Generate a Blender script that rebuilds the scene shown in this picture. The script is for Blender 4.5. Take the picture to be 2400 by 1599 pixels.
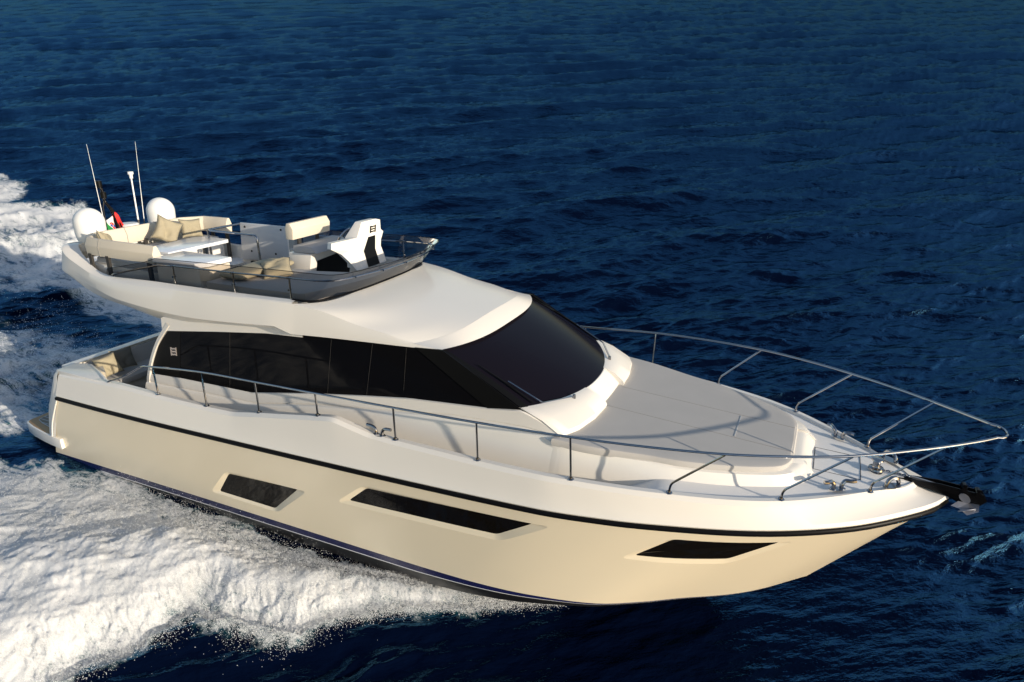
import bpy, bmesh, math, random
import numpy as np
from mathutils import Vector, Matrix
from mathutils.geometry import delaunay_2d_cdt

for o in list(bpy.data.objects):
    bpy.data.objects.remove(o)
SC = bpy.context.scene
COL = SC.collection
rnd = random.Random(7)
rng = np.random.default_rng(11)

# ------------------------------------------------------------------ frames
# The yacht is modelled in its own frame: x to the bow, y to port, z up, metres.
# It planes bow up and heels to port in a turn, so its frame is tilted to the sea.
GX, GY, GZ = -0.09, 0.19, 0.25            # sea level in the yacht frame: z = GZ + GX x + GY y
nB = np.array([-GX, -GY, 1.0]); nB /= np.linalg.norm(nB)
oB = np.array([6.5, 0.0, GZ + GX * 6.5])
ex = np.array([1.0, 0, 0]); ex -= nB * (ex @ nB); ex /= np.linalg.norm(ex)
ey = np.cross(nB, ex)
RW = np.stack([ex, ey, nB])
def wpt(b):
    return RW @ (np.asarray(b, float) - oB)
MB = Matrix([list(RW[i]) + [-(RW[i] @ oB)] for i in range(3)] + [[0, 0, 0, 1]])

# ------------------------------------------------------------------ camera
CR = np.array([[0.90689, 0.42135, 0.00372], [0.14480, -0.30335, -0.94181], [-0.39570, 0.85466, -0.33612]])
CP = np.array([11.68166, -8.46181, 6.00017])
cam = bpy.data.cameras.new("camera")
cam.sensor_width = 36.0
cam.lens = 36.0 * 1596.43 / 2400.0
cam.clip_start = 0.1
cam.clip_end = 20000
camo = bpy.data.objects.new("camera", cam)
COL.objects.link(camo)
ax = [RW @ CR[0], -(RW @ CR[1]), -(RW @ CR[2])]
cw = wpt(CP)
camo.matrix_world = Matrix([[ax[0][i], ax[1][i], ax[2][i], cw[i]] for i in range(3)] + [[0, 0, 0, 1]])
SC.camera = camo

# ------------------------------------------------------------------ light
SUN_B = np.array([2.56, -0.57, 0.545]); SUN_B /= np.linalg.norm(SUN_B)
SUN_W = RW @ SUN_B
sun = bpy.data.lights.new("sun", 'SUN')
sun.energy = 4.5
sun.angle = math.radians(0.6)
sun.color = (1.0, 0.88, 0.72)
suno = bpy.data.objects.new("sun", sun)
COL.objects.link(suno)
suno.rotation_euler = Vector(SUN_W).to_track_quat('Z', 'Y').to_euler()
suno.location = (30, -8, 20)
W = bpy.data.worlds.new("World")
SC.world = W
W.use_nodes = True
nt = W.node_tree
nt.nodes.clear()
sky = nt.nodes.new('ShaderNodeTexSky')
sky.sky_type = 'NISHITA'
sky.sun_disc = False
sky.sun_elevation = math.asin(SUN_W[2])
sky.sun_rotation = math.atan2(SUN_W[0], SUN_W[1])
sky.air_density = 1.0
sky.dust_density = 1.0
sky.ozone_density = 1.0
bg = nt.nodes.new('ShaderNodeBackground')
bg.inputs[1].default_value = 0.132
wo = nt.nodes.new('ShaderNodeOutputWorld')
nt.links.new(sky.outputs[0], bg.inputs[0])
nt.links.new(bg.outputs[0], wo.inputs[0])
SC.view_settings.view_transform = 'Standard'
SC.view_settings.look = 'None'
SC.view_settings.gamma = 1.0
SC.view_settings.exposure = 0.22
SC.view_settings.use_curve_mapping = False
SC.render.film_transparent = False

# ------------------------------------------------------------------ materials
def mat(name, col, rough=0.5, metal=0.0, coat=0.0, spec=0.5, bump=None, mottle=None, ior=None):
    m = bpy.data.materials.new(name)
    m.use_nodes = True
    t = m.node_tree
    b = t.nodes['Principled BSDF']
    b.inputs['Base Color'].default_value = (*col, 1)
    b.inputs['Roughness'].default_value = rough
    b.inputs['Metallic'].default_value = metal
    b.inputs['Coat Weight'].default_value = coat
    b.inputs['Coat Roughness'].default_value = 0.08
    b.inputs['Specular IOR Level'].default_value = spec
    if ior: b.inputs['IOR'].default_value = ior
    tc = t.nodes.new('ShaderNodeTexCoord')
    if mottle:
        sc, amt = mottle
        n = t.nodes.new('ShaderNodeTexNoise'); n.inputs['Scale'].default_value = sc; n.inputs['Detail'].default_value = 5
        t.links.new(tc.outputs['Object'], n.inputs['Vector'])
        r = t.nodes.new('ShaderNodeMapRange')
        r.inputs[3].default_value = 1 - amt; r.inputs[4].default_value = 1 + amt
        t.links.new(n.outputs[0], r.inputs[0])
        mx = t.nodes.new('ShaderNodeVectorMath'); mx.operation = 'SCALE'
        mx.inputs[0].default_value = col
        t.links.new(r.outputs[0], mx.inputs['Scale'])
        t.links.new(mx.outputs[0], b.inputs['Base Color'])
    if bump:
        sc, st, dist = bump
        n = t.nodes.new('ShaderNodeTexNoise'); n.inputs['Scale'].default_value = sc; n.inputs['Detail'].default_value = 4
        t.links.new(tc.outputs['Object'], n.inputs['Vector'])
        bp = t.nodes.new('ShaderNodeBump'); bp.inputs['Strength'].default_value = st; bp.inputs['Distance'].default_value = dist
        t.links.new(n.outputs[0], bp.inputs['Height'])
        t.links.new(bp.outputs[0], b.inputs['Normal'])
    return m

M_WHITE = mat('white_gelcoat', (0.79, 0.745, 0.665), 0.32, coat=0.25, mottle=(1.3, 0.025))
M_DECK = mat('deck_nonskid', (0.80, 0.775, 0.73), 0.6, bump=(260, 0.25, 0.002), mottle=(2.0, 0.03))
M_CREAM = mat('cream_hull_paint', (0.76, 0.665, 0.49), 0.28, coat=0.35, mottle=(0.9, 0.03))
M_NAVY = mat('navy_boot_stripe', (0.012, 0.014, 0.07), 0.25, coat=0.3)
M_STRIPE = mat('white_boot_line', (0.8, 0.8, 0.8), 0.4)
M_BOTTOM = mat('black_antifouling', (0.012, 0.012, 0.013), 0.35, mottle=(3, 0.3))
M_RUB = mat('black_rubber', (0.004, 0.004, 0.005), 0.4, spec=.08)
M_GLASS = mat('black_tinted_glass', (0.005, 0.005, 0.006), 0.04, spec=0.07)
M_WSGLASS = mat('windscreen_tint', (0.007, 0.006, 0.010), 0.14, spec=0.06)
M_PILLAR = mat('satin_black', (0.005, 0.005, 0.005), 0.4, spec=.12)
M_HWIN = mat('hull_window_glass', (0.006, 0.005, 0.004), 0.05, spec=0.3)
M_STEEL = mat('polished_steel', (0.33, 0.33, 0.34), 0.07, metal=1.0)
M_CHROME = mat('chrome', (0.85, 0.72, 0.62), 0.35, metal=.8)
M_DARKPOST = mat('dark_bronze_post', (0.06, 0.055, 0.05), 0.35, metal=0.3)
M_SOFA = mat('cream_upholstery', (0.66, 0.585, 0.46), 0.75, bump=(420, 0.2, 0.002), mottle=(4, 0.04))
M_GREYFAB = mat('grey_upholstery', (0.43, 0.42, 0.41), 0.8, bump=(420, 0.2, 0.002), mottle=(3, 0.05))
M_PAD = mat('sunpad_fabric', (0.435, 0.415, 0.385), 0.85, bump=(160, 0.35, 0.003), mottle=(2.2, 0.07))
M_TAUPE = mat('taupe_fabric', (0.36, 0.31, 0.205), 0.8, bump=(300, 0.25, 0.003), mottle=(6, 0.08))
M_SLATE = mat('grey_fabric', (0.13, 0.13, 0.115), 0.85, bump=(300, 0.25, 0.003), mottle=(6, 0.08))
M_TABLE = mat('white_tabletop', (0.80, 0.80, 0.80), 0.22, coat=0.3)
M_PANEL = mat('translucent_panel', (0.62, 0.62, 0.61), 0.3)
M_LINE = mat('seam_shadow_gap', (0.02, 0.02, 0.02), 0.8)
M_SEAM = mat('upholstery_seam', (0.30, 0.28, 0.25), 0.9)
M_TEAKGREY = mat('weathered_teak', (0.17, 0.155, 0.125), 0.7)
M_TEAK = mat('teak_border', (0.33, 0.20, 0.085), 0.6, mottle=(12, 0.15))
M_CAULK = mat('teak_caulking', (0.45, 0.46, 0.46), 0.6)
M_DOME = mat('radome_white', (0.80, 0.79, 0.75), 0.45)
M_RED = mat('flag_red', (0.62, 0.02, 0.015), 0.7)
M_GREEN = mat('flag_green', (0.01, 0.22, 0.04), 0.7)
M_FWHITE = mat('flag_white', (0.75, 0.75, 0.72), 0.7)
M_FBLUE = mat('flag_blue', (0.02, 0.04, 0.3), 0.7)
M_BLACK = mat('black_plate', (0.003, 0.003, 0.004), 0.25, spec=.2)
M_GALV = mat('galvanised_steel', (0.34, 0.34, 0.36), 0.3, metal=0.7)

def teak_mat():
    m = mat('teak_planking', (0.2, 0.17, 0.12), 0.7)
    t = m.node_tree; b = t.nodes['Principled BSDF']
    tc = t.nodes.new('ShaderNodeTexCoord'); sp = t.nodes.new('ShaderNodeSeparateXYZ')
    t.links.new(tc.outputs['Object'], sp.inputs[0])
    mu = t.nodes.new('ShaderNodeMath'); mu.operation = 'MULTIPLY'; mu.inputs[1].default_value = 1 / 0.085
    t.links.new(sp.outputs[1], mu.inputs[0])
    fr = t.nodes.new('ShaderNodeMath'); fr.operation = 'FRACT'; t.links.new(mu.outputs[0], fr.inputs[0])
    gt = t.nodes.new('ShaderNodeMath'); gt.operation = 'GREATER_THAN'; gt.inputs[1].default_value = 0.82
    t.links.new(fr.outputs[0], gt.inputs[0])
    mx = t.nodes.new('ShaderNodeMix'); mx.data_type = 'RGBA'
    mx.inputs[6].default_value = (0.16, 0.14, 0.105, 1); mx.inputs[7].default_value = (0.40, 0.42, 0.43, 1)
    t.links.new(gt.outputs[0], mx.inputs[0]); t.links.new(mx.outputs[2], b.inputs['Base Color'])
    return m
M_TEAKDECK = teak_mat()

def smoke_glass():
    m = bpy.data.materials.new('smoked_acrylic'); m.use_nodes = True
    t = m.node_tree; t.nodes.clear()
    tr = t.nodes.new('ShaderNodeBsdfTransparent'); tr.inputs[0].default_value = (0.68, 0.645, 0.62, 1)
    gl = t.nodes.new('ShaderNodeBsdfGlossy'); gl.inputs['Roughness'].default_value = 0.04
    gl.inputs[0].default_value = (0.8, 0.8, 0.8, 1)
    fr = t.nodes.new('ShaderNodeFresnel'); fr.inputs[0].default_value = 1.45
    mx = t.nodes.new('ShaderNodeMixShader'); out = t.nodes.new('ShaderNodeOutputMaterial')
    t.links.new(fr.outputs[0], mx.inputs[0]); t.links.new(tr.outputs[0], mx.inputs[1]); t.links.new(gl.outputs[0], mx.inputs[2])
    t.links.new(mx.outputs[0], out.inputs[0])
    return m
M_SMOKE = smoke_glass()

# ------------------------------------------------------------------ mesh helpers
class Geo:
    """collects vertices and faces for ONE mesh object"""
    def __init__(s): s.v = []; s.f = []; s.m = []; s.mi = 0
    def add(s, vs, fs):
        k = len(s.v)
        s.v += [tuple(map(float, p)) for p in vs]
        for f in fs: s.f.append([i + k for i in f]); s.m.append(s.mi)
        return s
    def grid(s, rows, cu=False, cv=False):
        n = len(rows); c = len(rows[0]); fs = []
        for i in range(n if cv else n - 1):
            for j in range(c if cu else c - 1):
                a = i * c + j; b = i * c + (j + 1) % c; d = ((i + 1) % n) * c + j; e = ((i + 1) % n) * c + (j + 1) % c
                fs.append([a, b, e, d])
        return s.add([p for r in rows for p in r], fs)
    def poly(s, pts): return s.add(pts, [list(range(len(pts)))])
    def prism(s, pts, vec):
        n = len(pts); q = [np.asarray(p, float) + vec for p in pts]
        fs = [list(range(n))[::-1], [n + i for i in range(n)]] + [[i, (i + 1) % n, n + (i + 1) % n, n + i] for i in range(n)]
        return s.add(list(pts) + q, fs)
    def box(s, a, b):
        (x0, y0, z0), (x1, y1, z1) = a, b
        return s.prism([(x0, y0, z0), (x1, y0, z0), (x1, y1, z0), (x0, y1, z0)], np.array([0, 0, z1 - z0]))
    def slab(s, outline, z0, z1):
        return s.prism([(p[0], p[1], z0) for p in outline], np.array([0, 0, z1 - z0]))
    def tube(s, path, r, n=10, caps=True, closed=False):
        P = [np.asarray(p, float) for p in path]; m = len(P); rows = []
        rr = r if hasattr(r, '__len__') else [r] * m
        T = []
        for i in range(m):
            a = P[(i - 1) % m] if (closed or i > 0) else P[i]; b = P[(i + 1) % m] if (closed or i < m - 1) else P[i]
            t = b - a; T.append(t / (np.linalg.norm(t) + 1e-12))
        u = np.cross(T[0], [0, 0, 1.0])
        if np.linalg.norm(u) < 1e-3: u = np.cross(T[0], [0, 1.0, 0])
        u /= np.linalg.norm(u)
        for i in range(m):
            u = u - T[i] * (u @ T[i]); u /= np.linalg.norm(u); w = np.cross(T[i], u)
            rows.append([P[i] + rr[i] * (math.cos(2 * math.pi * k / n) * u + math.sin(2 * math.pi * k / n) * w) for k in range(n)])
        s.grid(rows, cu=True, cv=closed)
        if caps and not closed: s.poly(rows[0][::-1]); s.poly(rows[-1])
        return s
    def lathe(s, prof, c, n=32, axis=None):
        A = np.array([0, 0, 1.0]) if axis is None else np.asarray(axis, float) / np.linalg.norm(axis)
        u = np.cross(A, [0, 1.0, 0]); u = u / np.linalg.norm(u) if np.linalg.norm(u) > 1e-3 else np.array([1.0, 0, 0]); w = np.cross(A, u)
        rows = [[np.asarray(c, float) + A * z + r * (math.cos(2 * math.pi * k / n) * u + math.sin(2 * math.pi * k / n) * w) for k in range(n)] for r, z in prof]
        return s.grid(rows, cu=True)
    def mirror(s):
        k = len(s.v); n = len(s.f)
        s.v += [(x, -y, z) for x, y, z in s.v]
        for i in range(n): s.f.append([j + k for j in s.f[i]][::-1]); s.m.append(s.m[i])
        return s

def build(name, g, mats, parent=None, smooth=30, bevel=0, seg=2, solid=0, loc=None, rot=None, weld=True):
    me = bpy.data.meshes.new(name)
    me.from_pydata(g.v, [], g.f)
    if not isinstance(mats, (list, tuple)): mats = [mats]
    for m in mats: me.materials.append(m)
    if len(mats) > 1: me.polygons.foreach_set('material_index', g.m)
    bm = bmesh.new(); bm.from_mesh(me)
    if weld: bmesh.ops.remove_doubles(bm, verts=bm.verts, dist=0.0004)
    bmesh.ops.dissolve_degenerate(bm, edges=bm.edges, dist=1e-5)
    bmesh.ops.recalc_face_normals(bm, faces=bm.faces)
    if bevel:
        es = [e for e in bm.edges if len(e.link_faces) == 2 and e.calc_face_angle(0) > math.radians(25)]
        bmesh.ops.bevel(bm, geom=es, offset=bevel, offset_type='OFFSET', segments=seg, profile=0.6, affect='EDGES', clamp_overlap=True)
    bm.to_mesh(me); bm.free()
    me.polygons.foreach_set('use_smooth', [smooth > 0] * len(me.polygons))
    if smooth: me.set_sharp_from_angle(angle=math.radians(smooth))
    o = bpy.data.objects.new(name, me)
    COL.objects.link(o)
    if solid:
        md = o.modifiers.new('thickness', 'SOLIDIFY'); md.thickness = solid; md.offset = 0
    if parent is not None:
        o.parent = parent
    else:
        L = Matrix.Translation(loc if loc is not None else (0, 0, 0))
        if rot is not None: L = L @ rot
        o.matrix_world = MB @ L
    return o

def empty(name, label, cat, loc=(0, 0, 0), group=None):
    o = bpy.data.objects.new(name, None); COL.objects.link(o)
    o.empty_display_size = 0.3
    o.matrix_world = MB @ Matrix.Translation(loc)
    o['label'] = label; o['category'] = cat
    if group: o['group'] = group
    return o
def tag(o, label, cat, group=None):
    o['label'] = label; o['category'] = cat
    if group: o['group'] = group
    return o

def spline(pts, n=8):
    """Catmull-Rom (centripetal) through the points"""
    P = [np.asarray(p, float) for p in pts]
    P = [2 * P[0] - P[1]] + P + [2 * P[-1] - P[-2]]
    out = []
    for i in range(1, len(P) - 2):
        p0, p1, p2, p3 = P[i - 1:i + 3]
        t0 = 0; t1 = t0 + max(np.linalg.norm(p1 - p0), 1e-6) ** .5; t2 = t1 + max(np.linalg.norm(p2 - p1), 1e-6) ** .5; t3 = t2 + max(np.linalg.norm(p3 - p2), 1e-6) ** .5
        for k in range(n):
            t = t1 + (t2 - t1) * k / n
            A1 = (t1 - t) / (t1 - t0) * p0 + (t - t0) / (t1 - t0) * p1
            A2 = (t2 - t) / (t2 - t1) * p1 + (t - t1) / (t2 - t1) * p2
            A3 = (t3 - t) / (t3 - t2) * p2 + (t - t2) / (t3 - t2) * p3
            B1 = (t2 - t) / (t2 - t0) * A1 + (t - t0) / (t2 - t0) * A2
            B2 = (t3 - t) / (t3 - t1) * A2 + (t - t1) / (t3 - t1) * A3
            out.append((t2 - t) / (t2 - t1) * B1 + (t - t1) / (t2 - t1) * B2)
    out.append(P[-2])
    return out

def fillet(pts, r=0.08, n=5):
    """polyline with rounded corners"""
    P = [np.asarray(p, float) for p in pts]; out = [P[0]]
    for i in range(1, len(P) - 1):
        a = P[i - 1] - P[i]; b = P[i + 1] - P[i]; la = np.linalg.norm(a); lb = np.linalg.norm(b)
        d = min(r, la * .45, lb * .45); p = P[i] + a / la * d; q = P[i] + b / lb * d
        for k in range(n + 1):
            t = k / n; out.append((1 - t) ** 2 * p + 2 * t * (1 - t) * P[i] + t * t * q)
    out.append(P[-1]); return out

def pch(xs, ys):
    """smooth monotone interpolation"""
    xs = np.asarray(xs, float); ys = np.asarray(ys, float); h = np.diff(xs); d = np.diff(ys) / h
    m = np.zeros(len(xs)); m[0] = d[0]; m[-1] = d[-1]
    for i in range(1, len(xs) - 1):
        if d[i - 1] * d[i] > 0:
            w1 = 2 * h[i] + h[i - 1]; w2 = h[i] + 2 * h[i - 1]; m[i] = (w1 + w2) / (w1 / d[i - 1] + w2 / d[i])
    def f(x):
        x = np.clip(np.asarray(x, float), xs[0], xs[-1]); i = np.clip(np.searchsorted(xs, x) - 1, 0, len(xs) - 2)
        t = (x - xs[i]) / h[i]
        return ((1 + 2 * t) * (1 - t) ** 2 * ys[i] + t * (1 - t) ** 2 * h[i] * m[i] + t * t * (3 - 2 * t) * ys[i + 1] + t * t * (t - 1) * h[i] * m[i + 1])
    return f
lin = lambda xs, ys: (lambda x: np.interp(x, xs, ys))

# ================================================================== THE YACHT
Y = empty('motor_yacht', 'large white and cream flybridge motor yacht speeding across dark blue sea', 'motor yacht', (0, 0, 0))

# ---- hull lines (half breadths and heights by x)
rubY = pch([.12, 1.54, 3.07, 4.7, 6.2, 7.5, 9.0, 9.9, 10.6, 11.4, 12.33, 13.0, 13.3, 13.42], [2.055, 2.10, 2.12, 2.12, 2.115, 2.10, 2.06, 1.945, 1.785, 1.54, 1.07, .525, .2, 0])
rubZ = lambda x: 1.14 + .41 * (x - .1) / 13.3
chY = pch([-.41, 3.24, 5.46, 7.07, 7.91, 8.51, 9.19, 9.69, 10.2, 10.68, 11.51, 12.1], [2.0, 1.97, 1.96, 1.95, 1.93, 1.88, 1.75, 1.6, 1.32, 1.0, .5, 0])
chZ = pch([-.41, 8, 10.2, 10.9, 12.1], [-.075, -.055, -.08, -.09, .014])
keelZ = pch([-.5, 5.8, 9.6, 10.2, 10.85, 11.5, 12.1], [-.75, -.95, -1.02, -.95, -.74, -.40, .01])
bandK = lin([-.5, 1, 7.2, 8.4, 9.2, 9.9, 11.6, 12.1], [.8, 1, .95, .62, .30, .10, .03, 0])
def rubP(u): x = .12 + 13.30 * u; return np.array([x, -float(rubY(x)), rubZ(x)])
def chP(u): x = -.41 + 12.51 * u; return np.array([x, -float(chY(x)), float(chZ(x))])
def SIDE(u, v):
    a = chP(u); b = rubP(u); p = a + (b - a) * v
    p[1] += -.02 * math.sin(math.pi * v) * (1 - u)
    return p

def rounded_poly(pts, r, n=6):
    P = [np.asarray(p, float) for p in pts]; m = len(P); out = []
    for i in range(m):
        a = P[i - 1] - P[i]; b = P[(i + 1) % m] - P[i]; la = np.linalg.norm(a); lb = np.linalg.norm(b)
        rr = r[i] if hasattr(r, '__len__') else r
        d = min(rr, la * .45, lb * .45); p = P[i] + a / la * d; q = P[i] + b / lb * d
        for k in range(n + 1):
            t = k / n; out.append((1 - t) ** 2 * p + 2 * t * (1 - t) * P[i] + t * t * q)
    res = []
    for i in range(len(out)):
        a = out[i]; b = out[(i + 1) % len(out)]; k = max(1, int(np.linalg.norm(b - a) / .12))
        for j in range(k): res.append(a + (b - a) * j / k)
    return res
KU, KV = 13.0, 1.45      # parameter plane scale, about metres
HW = [  # glass outline, recess outline, in hull surface parameters
    ([(.3187, .497), (.4206, .5436), (.4019, .1726), (.3126, .1819)], [(.3142, .5331), (.4344, .5587), (.4085, .1405), (.3005, .1509)], .028),
    ([(.4996, .791), (.6797, .8286), (.6589, .625), (.4884, .5818)], [(.494, .822), (.6976, .843), (.6673, .5728), (.4757, .5342)], .028),
    ([(.8005, .857), (.8865, .8425), (.8665, .628), (.7868, .640)], [(.797, .870), (.8985, .8501), (.8727, .5681), (.7771, .6042)], .022)]
outl = [(rounded_poly([(a * KU, b * KV) for a, b in g], .07), rounded_poly([(a * KU, b * KV) for a, b in o], .10), d) for g, o, d in HW]
def inside(p, poly):
    c = False; n = len(poly)
    for i in range(n):
        a = poly[i]; b = poly[i - 1]
        if (a[1] > p[1]) != (b[1] > p[1]) and p[0] < (b[0] - a[0]) * (p[1] - a[1]) / (b[1] - a[1]) + a[0]: c = not c
    return c
NU, NV = 110, 10
pv = []
for i in range(NU + 1):
    for j in range(NV + 1):
        p = (KU * i / NU, KV * j / NV)
        if any(inside(p, o) for _, o, _ in outl): continue
        if any(min(math.hypot(p[0] - q[0], p[1] - q[1]) for q in o) < .035 for _, o, _ in outl): continue
        pv.append(p)
pe = []
for _, o, _ in outl:
    k = len(pv); pv += [tuple(q) for q in o]; pe += [(k + i, k + (i + 1) % len(o)) for i in range(len(o))]
cv, ce, cf, *_r = delaunay_2d_cdt([Vector(p) for p in pv], pe, [], 0, 1e-5)
g = Geo()
fs = []
for f in cf:
    c = (sum(cv[i][0] for i in f) / 3, sum(cv[i][1] for i in f) / 3)
    if not any(inside(c, o) for _, o, _ in outl): fs.append(list(f))
g.add([SIDE(min(1, p[0] / KU), min(1, p[1] / KV)) for p in cv], fs)
g.mirror()
hull = build('hull', g, M_CREAM, Y, smooth=40)
# windows in the topsides: recess frame + glass, three a side
def hull_window(gl, ou, depth, sgn):
    fl = np.array([1, sgn, 1.0])
    o3 = [SIDE(p[0] / KU, p[1] / KV) * fl for p in ou]
    n = len(gl)
    g3 = [SIDE(p[0] / KU, p[1] / KV) * fl + np.array([0, depth * sgn, 0]) for p in gl]
    go = Geo()
    # match the outlines by arc position
    def resample(P, k):
        P = np.array(P); Q = np.vstack([P, P[:1]]); d = np.r_[0, np.cumsum(np.linalg.norm(np.diff(Q, axis=0), axis=1))]
        s = np.linspace(0, d[-1], k, endpoint=False)
        return np.stack([np.interp(s, d, Q[:, i]) for i in range(3)], 1)
    # corner-wise matching: outlines are built corner by corner, so split per side
    def per_side(raw, lift, r):
        P = [np.asarray(p, float) for p in raw]; out = []
        for i in range(4):
            a = P[i - 1] - P[i]; b = P[(i + 1) % 4] - P[i]; la = np.linalg.norm(a); lb = np.linalg.norm(b)
            d = min(r, la * .45, lb * .45); p = P[i] + a / la * d; q = P[i] + b / lb * d
            nxt = P[(i + 1) % 4]; d2 = min(r, lb * .45, np.linalg.norm(P[(i + 2) % 4] - nxt) * .45)
            e = nxt - b / lb * d2
            for k in range(6): t = k / 6; out.append((1 - t) ** 2 * p + 2 * t * (1 - t) * P[i] + t * t * q)
            for k in range(14): out.append(q + (e - q) * k / 14)
        return [SIDE(p[0] / KU, p[1] / KV) * fl + np.array([0, lift * sgn, 0]) for p in out]
    return per_side
for (gl, ou, d), (gr, orr, _) in zip(outl, HW):
    for sgn in (1, -1):
        ps = hull_window(gl, ou, d, sgn)
        A = ps([(a * KU, b * KV) for a, b in orr], 0, .10); B = ps([(a * KU, b * KV) for a, b in gr], d, .045)
        w = build('hull_window', Geo().grid([A, B], cu=True), M_CREAM, hull, smooth=25)
        # glass grid between top and bottom of the inner outline
        build('window_pane', Geo().poly(B), M_HWIN, hull, smooth=0)
# bottom paint
g = Geo(); rows = [[] for _ in range(7)]
for i in range(91):
    u = i / 90; c = chP(u); k = float(bandK(c[0])); kx = -.5 + 12.6 * u
    kz = float(keelZ(kx)); kp = np.array([kx, 0, min(kz, c[2])])
    a = c + np.array([0, .025 * k, -.125 * k]); b = a + np.array([0, .003 * k, -.016 * k]); bl = c + np.array([0, .20 * k, -.46 * k])
    bl[2] = max(bl[2], kz) if k < .5 else bl[2]
    for r, p in zip(rows, (c, a, a, b, b, bl, kp)): r.append(p)
for lo in (0, 2, 4, 5):
    g.mi = {0: 0, 2: 1, 4: 2, 5: 2}[lo]; g.grid(rows[lo:lo + 2])
g.mirror()
build('hull_bottom', g, [M_NAVY, M_STRIPE, M_BOTTOM], hull, smooth=30)

# ---- rub rail
path = [rubP(i / 80) + np.array([0, -.015, -.018]) for i in range(81)]
path[-1][1] = 0
prof = [(-.01, .026), (.020, .024), (.030, .010), (.030, -.014), (.022, -.028), (-.01, -.032)]
rows = []
for i, p in enumerate(path):
    t = path[min(i + 1, 80)] - path[max(i - 1, 0)]; nrm = np.array([t[1], -t[0], 0]); nrm /= np.linalg.norm(nrm)
    if i == 80: nrm = np.array([1.0, 0, 0])
    rows.append([p + nrm * a + np.array([0, 0, b]) for a, b in prof])
g = Geo().grid(rows); g.poly(rows[0]); g.mirror()
rub = build('rub_rail', g, M_RUB, Y, smooth=40)

# ---- bulwark and gunwale
gunY = pch([.2, 1.73, 2.67, 4.2, 6.57, 8.25, 9.0, 9.42, 10.0, 10.51, 11.25, 11.68, 12.07, 12.54, 12.8, 13.0, 13.07], [1.99, 2.02, 2.035, 2.04, 2.035, 2.03, 2.02, 1.98, 1.885, 1.765, 1.53, 1.315, 1.04, .645, .40, .16, 0])
gunZ = lin([.2, 1.73, 2.67, 3.7, 4.18, 4.26, 4.75, 5.98, 6.07, 6.16, 6.52, 6.66, 7.06, 8.25, 9.42, 10.51, 11.25, 12.07, 12.54, 13.07], [1.565, 1.64, 1.638, 1.65, 1.668, 1.678, 1.765, 1.962, 1.968, 1.952, 1.882, 1.858, 1.845, 1.835, 1.845, 1.83, 1.815, 1.785, 1.77, 1.72])
deckZ = lin([0, 1.9, 9.55, 10.3, 10.45, 13.2], [1.24, 1.24, 1.46, 1.79, 1.81, 1.71])
NS = 260
lines = [[] for _ in range(9)]
for i in range(NS + 1):
    u = i / NS; r = rubP(u); x = .2 + 12.87 * u
    gp = np.array([x, -float(gunY(x)), float(gunZ(x))])
    ins = .13 if x < 12 else .13 * max(0.15, (13.07 - x) / 1.07)
    iny = max(0.0, -gp[1] - ins)
    dz = min(float(deckZ(x)), gp[2] - .012)
    m = r + (gp - r) * .5; m[1] -= .015 * (1 - u)
    ra = r + np.array([0, -.022, .03]) if i < NS else r + np.array([.02, 0, .03])
    rb = r + np.array([0, -.006, .075]) if i < NS else r + np.array([.0, 0, .075])
    top0 = r + (gp - r) * .88; top0[2] = gp[2] - .045; top0[1] = (r + (gp - r) * .9)[1]
    L = [r, ra, rb, m, top0, gp + np.array([0, .035, .004]) if gp[1] < -.05 else gp, np.array([x, -max(0, -gp[1] - ins + .02), gp[2] + .002]), np.array([x, -iny, gp[2] - .02]), np.array([x, -iny, dz - .03])]
    for a, b in zip(lines, L): a.append(b)
g = Geo().grid(lines).mirror()
bul = build('bulwark', g, M_WHITE, Y, smooth=22)

# ---- decks
g = Geo(); rows = []
for i in range(120):
    x = 1.75 + (13.05 - 1.75) * i / 119
    ins = .13 if x < 12 else .13 * max(0.15, (13.07 - x) / 1.07)
    hy = max(.0, float(gunY(x)) - ins + .004)
    dz = min(float(deckZ(x)), float(gunZ(x)) - .012)
    rows.append([(x, -hy + 2 * hy * j / 12, dz + .012 * (1 - abs(j / 6 - 1))) for j in range(13)])
g.grid(rows)
deck = build('deck', g, M_DECK, Y, smooth=40)
# foredeck hatch seams
def strip(pts, w, up=(0, 0, 1), h=.004):
    """thin raised line through the points"""
    P = [np.asarray(p, float) for p in pts]; up = np.asarray(up, float); A = []; B = []
    for i in range(len(P)):
        t = P[min(i + 1, len(P) - 1)] - P[max(i - 1, 0)]; t /= np.linalg.norm(t); s = np.cross(t, up); s /= np.linalg.norm(s)
        A.append(P[i] + s * w / 2); B.append(P[i] - s * w / 2)
    return Geo().grid([[p - up * .01 for p in A], [p + up * h for p in A], [p + up * h for p in B], [p - up * .01 for p in B]])
dzf = lambda x: min(float(deckZ(x)), float(gunZ(x)) - .012) + .012
hm = [(11.95, -.305), (11.95, .295), (12.475, .295), (12.475, -.305)]
for a, b, w in ((0, 1, .008), (2, 3, .007), (1, 2, .005), (3, 0, .005)):
    pts = [(hm[a][0] + (hm[b][0] - hm[a][0]) * k / 6, hm[a][1] + (hm[b][1] - hm[a][1]) * k / 6) for k in range(7)]
    build('hatch_seam', strip([(x, y, dzf(x) - .012 * abs(y)/1.0) for x, y in pts], w, h=.003), M_LINE, deck, smooth=0)

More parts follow.
